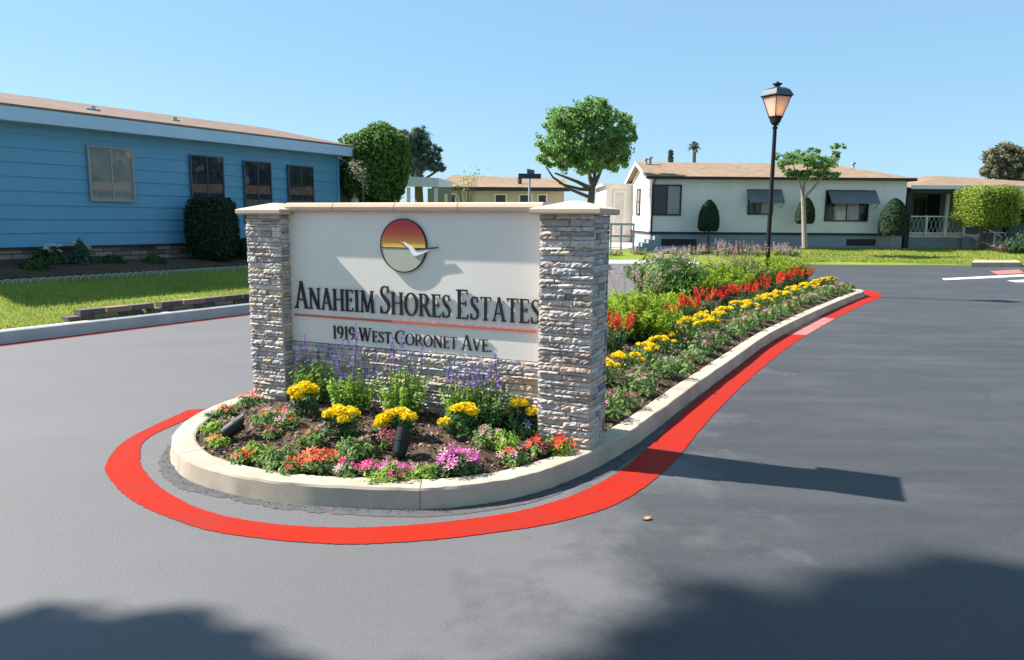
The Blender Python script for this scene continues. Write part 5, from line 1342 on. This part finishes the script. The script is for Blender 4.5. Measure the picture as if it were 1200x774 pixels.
mb = MB(); mb.box((-ov, -ov - .02, zt_ - .06), (X1w + ov, -ov, zt_ + .075)); mb.box((X1w + ov, -ov, zt_ - .06), (X1w + ov + .02, DW + ov, zt_ + .075)); mb.box((-ov + .005, -ov, zt_ - .005), (X1w + ov, -.003, zt_ + .006)); mb.build('fascia', M['dark_trim'], wh)
mb = MB(); mb.prism([(-ov, zt_ - .06), (-ov, zt_ + .075), (ym, zrg + .02), (DW + ov, zt_ + .075), (DW + ov, zt_ - .06), (ym, zrg - .14)], -ov - .03, -ov, lambda y, z, d: (d, y, z)); mb.build('gable_board', M['white_trim'], wh)
mb = MB()
for px_, h_ in ((757, .22), (762, .3), (1000, .1)):
    x = wx(px_, 195, 2.6) - wh0.x; zz = zt_ + .06 + .92 * (2.6 + ov) / (ym + ov); mb.tube([(x, 2.6, zz - .1), (x, 2.6, zz + h_)], .06, 8); mb.tube([(x, 2.6, zz + h_), (x, 2.6, zz + h_ + .08)], .13, 8)
    mb.build('roof_vent', M['galv'], wr); mb = MB()
mb = MB(); mb.tube([(.1, -.34, zt_ - .02), (.1, -.34, zt_ - .1), (.04, -.05, zt_ - .35), (.04, -.05, zb_ - .05), (.04, -.2, zb_ - .25)], .04, 8); mb.build('downspout', M['dark_trim'], wh)
mb = MB()
for a, b_ in ((775, 816), (992, 1026)):
    x0, x1 = wx(a, 284) - wh0.x, wx(b_, 284) - wh0.x; z0, z1 = wz(288, (a + b_) / 2), wz(280.5, (a + b_) / 2)
    mb.box((x0, -.01, z0), (x1, .012, z1))
    k_ = 4
    for i in range(k_): zz = z0 + (z1 - z0) * (i + .3) / k_; mb.box((x0 + .04, -.02, zz), (x1 - .04, -.009, zz + .02))
    mb.build('skirting_vent', M['dark_trim'], wh); mb = MB()
def wq(x, y): return wx(x, y) - wh0.x, wz(y, x)
xa, za = wq(765, 216.5); xb, zb2 = wq(797.5, 253); window(wh, xa, xb, zb2, za, 0, .07, .07, 1, 'curtain', frame='dark_trim', cov=(.48, 1), fold=.2)
def awning(parent, x0, x1, zt, zlow, out, y=0):
    mb = MB(); n_ = max(4, int((x1 - x0) / .12))
    for i in range(n_):
        a, b_ = x0 + (x1 - x0) * i / n_, x0 + (x1 - x0) * (i + 1) / n_; m_ = (a + b_) / 2
        for (u0, u1, k0, k1) in ((a, m_, 0, .014), (m_, b_, .014, 0)):
            mb.hexa([(u0, y - .02, zt + k0 - .012), (u1, y - .02, zt + k1 - .012), (u1, y - out, zlow + k1 - .012), (u0, y - out, zlow + k0 - .012), (u0, y - .02, zt + k0), (u1, y - .02, zt + k1), (u1, y - out, zlow + k1), (u0, y - out, zlow + k0)])
    for x in (x0, x1 - .03): mb.tube([(x + .015, y - out + .03, zlow), (x + .015, y - .02, zlow - .28)], .014, 6)
    mb.box((x0, y - out - .012, zlow - .05), (x1, y - out, zlow + .016))
    return mb.build('awning', M['awning'], parent)
for (l_, r_, t_, b_, al, ar, at_, ab) in ((877, 905, 223, 252, 875, 915, 222, 238.5), (968, 1016, 223, 260, 970, 1025, 223, 239.5)):
    xa, za = wq(l_, t_); xb, zb2 = wq(r_, b_); f = window(wh, xa, xb, zb2, za, 0, .06, .07, 1, 'curtain', frame='dark_trim', cov=(.55, 1) if l_ < 900 else (.2, .8), fold=.2)
    x0, z0 = wq(al, at_); x1, z1 = wq(ar, ab); awning(wh, x0, x1, z0, z1 + .05, .55)
# side window and side door, on the sunlit end (faces -x)
def side_window(y0, y1, z0, z1):
    mb = MB(); mb.box((-.07, y0, z0), (.0, y0 + .07, z1)); mb.box((-.07, y1 - .07, z0), (0, y1, z1)); mb.box((-.07, y0, z0), (0, y1, z0 + .07)); mb.box((-.07, y0 + .07, z1 - .07), (0, y1 - .07, z1)); mb.box((-.06, y0 + .07, (z0 + z1) / 2 - .03), (0, y1 - .07, (z0 + z1) / 2 + .03))
    f = mb.build('window', M['dark_trim'], wh); g = MB(); g.quad((-.045, y0 + .07, z0 + .07), (-.045, y1 - .07, z0 + .07), (-.045, y1 - .07, z1 - .07), (-.045, y0 + .07, z1 - .07)); g.build('pane', M['glass'], f)
    g = MB(); g.quad((-.005, y0 + .07, z0 + .07), (-.005, y1 - .07, z0 + .07), (-.005, y1 - .07, z1 - .07), (-.005, y0 + .07, z1 - .07)); g.build('dark_room', M['interior'], f)
side_window(3.0, 4.0, wz(253), wz(219))
# addition at the back corner, sunlit
mb = MB(); ax = -1.45; mb.box((ax, DW - .6, gz_ - .2), (-.002, DW + 4.5, zt_ - .1)); mb.build('side_addition', M['white_siding'], wh)
mb = MB(); mb.box((ax - .25, DW - .85, zt_ - .098), (.25, DW + 4.7, zt_ - .0)); mb.build('addition_roof', M['white_trim'], wh)
mb = MB(); xd0, xd1 = -1.05, -.35; mb.box((xd0, DW - .66, gz_ + .3), (xd1, DW - .602, zt_ - .35)); dr = mb.build('door', M['white_trim'], wh)
mb = MB(); mb.box((xd0 + .12, DW - .672, gz_ + .5), (xd1 - .12, DW - .662, zt_ - .5)); mb.build('screen', M['curtain'], dr)
# white rail and steps at the side of the house
rt_ = empty('stair_railing', (wx(742, 290, -2), WY - 2, .36), 'pale horizontal railing with steps beside the sunlit end of the white house', 'railing')
mb = MB()
xa = atY(708, 280, WY - 2).x - rt_.location.x; xb = 0
for y in (263, 277): z = atY(725, y, WY - 2).z - .36; mb.box((xa, -.03, z - .05), (xb + .05, .03, z + .05))
mb.build('rail', M['galv'], rt_)
for x in (xb, xa + .3, (xa + xb) / 2 + .1): mb = MB(); mb.box((x - .04, -.035, -.05), (x + .04, .035, atY(725, 262, WY - 2).z - .36)); mb.build('post', M['galv'], rt_)
mb = MB()
for i in range(4): mb.box((.15 + .28 * i, .1, -.05), (.15 + .28 * (i + 1), 1.2, .12 + .16 * i))
mb.build('steps', M['grey_skirt'], rt_)

# bullet shaped topiaries
for i, (cx_, y0, y1, w_, dY, lab) in enumerate([(830, 235, 271, 24, -.9, 'dark bullet shaped topiary on a short stem beside the plain framed window'), (943, 232, 262, 21, -.9, 'dark topiary behind the trunk of the young tree'), (1046, 233, 276, 32, -1.0, 'largest dark topiary at the right corner of the white house')]):
    Y = WY + dY; b0 = atY(cx_, y1, Y); t0 = atY(cx_, y0, Y); g_ = far_z(Y); hh = (t0.z - b0.z); r_ = w_ / 870 * Y / 2
    rs = np.random.RandomState(60 + i); root = empty('topiary', (b0.x, Y, g_), lab, 'topiary', 'topiaries before the white house'); n_ = 4200
    t = rs.rand(n_); a = rs.uniform(0, 6.28, n_); prof = np.where(t < .12, .8 + .2 * (t / .12), 1.0) * np.clip(1 - np.clip((t - .25) / .75, 0, 1) ** 2.3, 0, 1) ** .62
    q = r_ * prof * rs.uniform(.86, 1.02, n_); z = (b0.z - g_) + hh * t
    V, Fc = leaves(np.c_[np.cos(a) * q, np.sin(a) * q, z], np.c_[np.cos(a), np.sin(a), rs.normal(.3, .4, n_)], rs.uniform(.06, .14, n_), .6, .12, rs); mb = MB(); mb.arr(V, Fc)
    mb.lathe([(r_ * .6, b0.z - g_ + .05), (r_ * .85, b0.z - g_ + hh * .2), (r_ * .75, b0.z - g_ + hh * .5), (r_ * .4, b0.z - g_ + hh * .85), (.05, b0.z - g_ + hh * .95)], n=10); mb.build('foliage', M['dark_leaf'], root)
    mb = MB(); mb.tube([(0, 0, -.1), (.03, 0, b0.z - g_ + .2)], [.06, .05], 8); mb.build('trunk', M['bark_pale' if i == 2 else 'bark'], root)
# pink and lavender flower bed in front
rs = np.random.RandomState(12)
pos = [(718, 296, .25), (748, 296, .3), (776, 294, .35), (797, 293, .42), (815, 293, .5), (830, 293, .62), (845, 293, .85), (858, 293, .7), (872, 292, .75), (884, 292, .6), (903, 291, .55), (916, 291, .6), (928, 291, .55)]
for i, (x, y, h_) in enumerate(pos):
    Y = 31.5 + .5 * (i % 3); p = atY(x, y, Y); p.z = far_z(Y)
    spike_plant('lavender', p, .42, h_ * .42, 'rye_grass' if i % 2 else 'mid_leaf', .16, 130, rspk(11, .42, h_ * .3, h_ * .85, rs), ['mauve', 'mauve', 'seedhead'], 'mauve flowering plant, %s in the row before the white house, counted from the steps' % ORD[i], 'flower plant', 'mauve plants before the white house', 800 + i, .08, 9, .05)

# ------------------------------------------------------------------ porch house at the right
PY = 37.2
px_x = lambda x, y=250, dY=0: atY(x, y, PY + dY).x
pz = lambda y, x=1120, dY=0: atY(x, y, PY + dY).z
ph0 = Vector((px_x(1064), PY, 0)); ph = empty('porch_house', ph0, 'brown roofed mobile home with a deep dark porch at the right edge', 'house')
q = lambda x, y=250, dY=0: px_x(x, y, dY) - ph0.x
zd = pz(275); gz2 = .36; W2 = q(1188) ; zt2 = pz(222)
mb = MB(); mb.box((0, 3.4, gz2), (W2 + 6, 3.6, zt2 + .3)); mb.box((-.3, 0.3, gz2), (0, 3.6, zt2)); mb.build('wall', M['grey_wall'], ph)
mb = MB(); mb.box((.02, .1, zd - .16), (W2 - 1.6, 3.4, zd)); mb.build('porch_deck', M['white_trim'], ph)
mb = MB(); mb.box((.05, .15, gz2 - .3), (W2 - 1.65, 3.38, zd - .16)); 
mb.build('deck_skirting', M['grey_skirt'], ph)
# roof: front slope with a pale eave, hip to the left
ov = .5; ze2 = pz(221.5, 1120, -.5); zr2 = pz(206, 1100, 3.4); xr_ = q(1098, 206, 3.4); xe = W2 + 6
mb = MB(); mb.add([(-.2, -ov, ze2), (xe, -ov, ze2), (xe, 3.4, zr2 - .45), (xr_, 3.4, zr2), (-.2, 3.4, zr2 - .25), (xe, 7, ze2), (-.2, 7, ze2)], [(0, 1, 2, 3), (0, 3, 4), (3, 2, 5, 6), (4, 3, 6)])
mb.quad((-.2, -ov, ze2 - .03), (-.2, 7, ze2 - .03), (xe, 7, ze2 - .03), (xe, -ov, ze2 - .03)); mb.build('roof', M['shingle_tan'], ph)
mb = MB(); mb.box((-.2, -ov - .03, ze2 - .02), (xe, -ov - .002, ze2 + .16)); mb.build('gutter', M['white_trim'], ph)
mb = MB(); mb.box((-.2, -ov + .01, ze2 - .22), (xe, -ov + .16, ze2 - .032)); mb.build('porch_beam', M['dark_trim'], ph)
for x, w_ in ((1063.5, .22), (1181, .22)): mb = MB(); a = q(x, 250, -.3); mb.box((a - w_ / 2, -.42, gz2 - .1), (a + w_ / 2, -.2, ze2 - .222)); mb.build('porch_post', M['dark_trim'], ph)
mb = MB(); a = q(1109, 250, .2); mb.box((a - .07, .12, zd), (a + .07, .26, ze2 - .05)); mb.build('porch_post', M['white_trim'], ph)
a, b_ = q(1087, 250, 3.3), q(1101, 250, 3.3); mb = MB(); mb.box((a, 3.33, zd), (b_, 3.398, zd + 2.05)); mb.box((a + .1, 3.32, zd + .9), (b_ - .1, 3.332, zd + 1.9)); mb.build('door', M['interior'], ph)
x0_ = q(1072, 250, 3.3); window(ph, x0_, x0_ + .6, zd + .8, zd + 1.9, 3.4, .06, .05, 0, 'curtain_dark', frame='dark_trim')
x0_ = q(1128, 250, 3.3); window(ph, x0_, x0_ + 1.3, zd + .8, zd + 1.9, 3.4, .06, .05, 1, 'curtain_dark', frame='dark_trim')
# railing
rl = empty('porch_railing', (ph0.x, PY - .02, zd), 'white balustrade along the dark porch and down its steps', 'railing')
mb = MB(); xE = q(1131); zR = pz(253.5) - zd
mb.box((0, -.03, zR - .06), (xE, .04, zR)); mb.box((0, -.025, .03), (xE, .03, .09)); mb.build('rail', M['white_trim'], rl)
for i in range(4): mb = MB(); x = xE * i / 3; mb.box((x - .045, -.045, -.1), (x + .045, .045, zR + .02)); mb.build('post', M['white_trim'], rl)
mb = MB(); n_ = 13
for i in range(n_):
    x = xE * (i + .5) / n_; w_ = xE / n_ / 2
    for a, b_ in ((x - w_, x + w_), (x + w_, x - w_)): mb.tube([(a, 0, .09), (b_, 0, zR - .06)], .008, 5)
mb.build('lattice', M['white_trim'], rl)
xs0, xs1 = xE, q(1176); zs1 = pz(297.5, 1176) - zd
mb = MB()
for o in (zR - .03, .06):
    mb.tube([(xs0, 0, o), (xs1 if o < .5 else xs1 - .35, -.5, zs1 + (o if o < .5 else .85))], .035, 6)
mb.tube([(q(1145), -.2, pz(272, 1145) - zd), (q(1172), -.45, pz(273, 1172) - zd), (q(1177), -.5, pz(283, 1177) - zd), (q(1176), -.5, zs1 + .05)], .03, 6)
mb.build('stair_rail', M['white_trim'], rl)
for t in (.35, .7): mb = MB(); x = xs0 + (xs1 - xs0) * t; mb.box((x - .035, -.5 * t - .035, zs1 * t - .2), (x + .035, -.5 * t + .035, zs1 * t + zR - .1)); mb.build('post', M['white_trim'], rl)
mb = MB(); n_ = 4
for i in range(n_): x = xs0 + (xs1 - xs0) * i / n_; mb.box((x, .05, gz2 - zd - .1), (x + (xs1 - xs0) / n_, 1.1, (zs1) * (i + 1) / n_ + .1))
mb.build('steps', M['grey_skirt'], rl)
# box trees
bY = 35.2
b0 = atY(1151, 292, bY); c_ = atY(1151, 242, bY); rx_ = 28 / 870 * bY
shrub('box_tree', (b0.x, bY, far_z(bY)), (rx_, 1.0, .92, c_.z - far_z(bY), 7), 'box_leaf', 9000, .12, 'bright clipped box tree on bare stems before the dark porch', 'tree', 'clipped box trees', 51, stem=[((-.1, 0, -.1), (-.3, 0, 1.4), .07), ((.1, 0, -.1), (.25, .1, 1.4), .07), ((.0, .1, -.1), (.0, .1, 1.4), .06)], lump=.05)
b0 = atY(1213, 292, bY); c_ = atY(1213, 243, bY)
shrub('box_tree', (b0.x, bY, far_z(bY)), (.62, .8, .85, c_.z - far_z(bY), 7), 'box_leaf', 5000, .12, 'narrow bright clipped box tree cut by the right edge of the view', 'tree', 'clipped box trees', 52, stem=[((0, 0, -.1), (.05, 0, 1.4), .08)], lump=.05)
# white stone and spiky plants by the steps
p = atY(1176, 297, 35); mb = MB(); rs = np.random.RandomState(3)
mb.lathe([(.12, 0), (.22, .06), (.25, .2), (.2, .34), (.08, .42)], n=9, sx=1.1); mb.v = [tuple(np.array(v) + rs.normal(0, .015, 3)) for v in mb.v]
o = mb.build('boulder', M['white_stone'], smooth=True); o.location = (p.x, 35, far_z(35) - .02); tag(o, 'pale rounded stone at the foot of the porch steps', 'stone')
for i, (x, y, h_, m_, lab) in enumerate([(1188, 300, .6, 'pine_leaf', 'blue green spiky plant right of the pale stone'), (1201, 298, .95, 'pine_leaf', 'tall spiky yucca like plant at the right edge before the porch'), (1190, 302, .5, 'seedhead', 'low reddish plant at the right edge beside the kerb apron')]):
    p = atY(x, y, 33.5); root = empty('spiky_plant', (p.x, 33.5 + i * .3, far_z(33.8)), lab, 'plant', 'spiky plants at the right edge'); grass_clump(root, 240, .5, h_, .06, m_, 640 + i, 1.0)
# far bit of another house on the right
q0 = atY(1186, 262, 47); fh = empty('far_house', (q0.x, 47, .3), 'pale far house seen under the porch beam between the box trees', 'house')
mb = MB(); mb.box((-.5, 0, 0), (7, 4, atY(1190, 246, 47).z - .3)); mb.build('wall', M['white_siding'], fh)
zz = atY(1190, 246, 47).z - .3; mb = MB(); mb.add([(-.9, -.3, zz), (7.4, -.3, zz), (7.4, 4.3, zz), (-.9, 4.3, zz), (-.9, 2, zz + 1.1), (7.4, 2, zz + 1.1)], [(0, 1, 5, 4), (2, 3, 4, 5), (1, 2, 5), (3, 0, 4), (0, 3, 2, 1)]); mb.build('roof', M['shingle_tan'], fh)

# ------------------------------------------------------------------ houses beyond the sign's coping
cY_ = 27.0
fx = lambda x, y, Y: atY(x, y, Y).x; fzz = lambda x, y, Y: atY(x, y, Y).z
o = Vector((fx(476, 230, cY_), cY_, .2)); cp = empty('carport', o, 'white flat carport roof on thin posts behind the tall clipped tree', 'carport')
Z_ = lambda x, y, Y: fzz(x, y, Y) - .2; X_ = lambda x, y, Y: fx(x, y, Y) - o.x
mb = MB(); zc0, zc1 = Z_(500, 218, cY_), Z_(500, 207, cY_); xa, xb = X_(468, 210, cY_), X_(514, 210, cY_); xc, xd = X_(474, 210, cY_ + 7), X_(531, 208, cY_ + 7)
mb.hexa([(xa, 0, zc0), (xb, 0, zc0 - .05), (xd, 7, zc0 + .25), (xc, 7, zc0 + .25), (xa, 0, zc1), (xb, 0, zc1 - .05), (xd, 7, zc1 + .15), (xc, 7, zc1 + .15)]); mb.build('carport_roof', M['white_trim'], cp)
for x, y in ((xb - .12, .1), (xa + .3, .1), (xd - .3, 6.6)): mb = MB(); mb.box((x - .06, y, -.2), (x + .06, y + .12, zc0 - .06)); mb.build('post', M['white_trim'], cp)
mb = MB(); mb.box((xa + .2, 7.1, -.2), (xd - .1, 7.3, zc0 + .2)); mb.build('back_wall', M['grey_wall'], cp)
lY = 43.0; o = Vector((fx(520, 240, lY), lY, .2)); lh = empty('low_house', o, 'low yellow cream house with orange brown roof just above the sign coping', 'house')
XX = lambda x, y=225, dY=0: atY(x, y, lY + dY).x - o.x; ZZ = lambda x, y, dY=0: atY(x, y, lY + dY).z - .2
xe0, xe1 = XX(506), XX(668); zt3 = ZZ(580, 221.5)
mb = MB(); mb.box((xe0 + .3, .5, -.3), (xe1 - .3, 7.5, zt3 - .02)); mb.build('wall', M['cream'], lh)
zl, zr3 = ZZ(520, 217), ZZ(650, 224)
rz0, rz1 = ZZ(520, 204, 4), ZZ(640, 211, 4)
mb = MB(); xk = XX(530, 205, 4); xk1 = XX(662, 212, 4)
mb.add([(xe0, 0, zt3 + .1), (xe1, 0, zt3 + .1), (xe1, 8, zt3 + .1), (xe0, 8, zt3 + .1), (xk, 4, zt3 + .98), (xk1, 4, zt3 + .8)], [(0, 1, 5, 4), (1, 2, 5), (2, 3, 4, 5), (3, 0, 4), (0, 3, 2, 1)]); r3 = mb.build('roof', M['shingle_tan'], lh)
mb = MB(); mb.box((xe0, -.03, zt3 - .12), (xe1, -.002, zt3 + .1)); mb.build('fascia', M['dark_trim'], lh)
mb = MB(); x = XX(609, 214, 1.5); mb.tube([(x, 1.5, zt3 + .3), (x, 1.5, zt3 + .75)], .12, 8); mb.build('roof_vent', M['timber'], r3)
for a, b_ in ((522, 534), (579, 594), (608, 624), (630, 642)):
    window(lh, XX(a), XX(b_), zt3 - 1.5, zt3 - .25, .5, .08, .06, 0, 'curtain_dark', frame='white_trim')
# thin bare shrub in front of the low house
p = atY(548, 240, 33); root = empty('thin_shrub', (p.x, 33, .2), 'thin nearly bare shrub between the carport and the low house', 'plant'); rs = np.random.RandomState(8); mb = MB(); l2 = MB()
zt4 = atY(548, 203, 33).z - .2
for k_ in range(12):
    a = rs.uniform(0, 6.28); e = (math.cos(a) * rs.uniform(.1, .7), math.sin(a) * .4, zt4 * rs.uniform(.75, 1.0)); mb.tube([(0, 0, 0), (e[0] * .4, e[1] * .4, e[2] * .6), e], [.03, .018, .008], 5)
    V, Fc = leaves(np.array(e) + rs.normal(0, .16, (14, 3)), rs.normal(size=(14, 3)), rs.uniform(.06, .12, 14), .6, .1, rs); l2.arr(V, Fc)
mb.build('stem', M['bark'], root); l2.build('foliage', M['box_leaf'], root)
# street name sign
sY2 = 24.0; p = atY(620, 262, sY2); sg = empty('street_name_sign', (p.x, sY2, 0), 'grey street sign pole with two dark blades just left of the round tree', 'street sign')
zt5 = atY(620, 203, sY2).z
mb = MB(); mb.tube([(0, 0, 0), (0, 0, zt5 + .02)], .035, 10); mb.build('pole', M['galv'], sg)
for i, (a, zc) in enumerate(((rad(4), zt5 - .10), (rad(70), zt5 + .03))):
    mb = MB(); l_ = .36; ca, sa = math.cos(a), math.sin(a); g_ = lambda x, y, z: (x * ca - y * sa, x * sa + y * ca, z)
    mb.hexa([g_(-l_, -.038 - .004, zc - .08 + .17 * i * 0), g_(l_, -.042, zc - .08), g_(l_, -.036, zc - .08), g_(-l_, -.036, zc - .08), g_(-l_, -.042, zc + .08), g_(l_, -.042, zc + .08), g_(l_, -.036, zc + .08), g_(-l_, -.036, zc + .08)]) ; mb.build('sign_blade', M['sign_blade'], sg)

# ------------------------------------------------------------------ neighbours out of the frame on the right, mirrored in the blue house windows
nh = empty('neighbour_house', (26, 4, 0), 'grey house with brown roof beyond the right edge, mirrored in the blue house windows', 'house', rz=rad(90))
mb = MB(); mb.box((0, -6, -.1), (30, 0, 3.24)); mb.build('wall', M['grey_wall'], nh)
mb = MB(); mb.add([(-.4, .4, 3.25), (30.4, .4, 3.25), (30.4, -6.4, 3.25), (-.4, -6.4, 3.25), (-.4, -3, 3.95), (30.4, -3, 3.95)], [(0, 1, 5, 4)[::-1], (2, 3, 4, 5)[::-1], (1, 2, 5)[::-1], (3, 0, 4)[::-1], (0, 3, 2, 1)[::-1]]); mb.build('roof', M['shingle_tan'], nh)
for x in (3, 8.5, 13, 18, 22.5, 27):
    mb = MB(); mb.box((x - .9, .0, 1.0), (x + .9, .05, 2.5)); mb.build('window', M['white_trim'], nh)
rs = np.random.RandomState(31)
for i, (x, y) in enumerate([(36, 8), (36.5, 18), (36, 28)]):
    cl = [(rs.uniform(-4, 4), rs.uniform(-4.5, 4.5), rs.uniform(3, 8), 2.3, 2.3, 1.9) for _ in range(12)]
    tree('shade_tree', (x, y, 0), [([(0, 0, 0), (0, 0, 5)], [.4, .2])], cl, 'hedge_leaf', 2600, .9, 'dense dark tree behind the house beyond the right edge, %s of three' % ['nearest', 'middle', 'farthest'][i], 'tree', 'trees beyond the right edge', 950 + i)
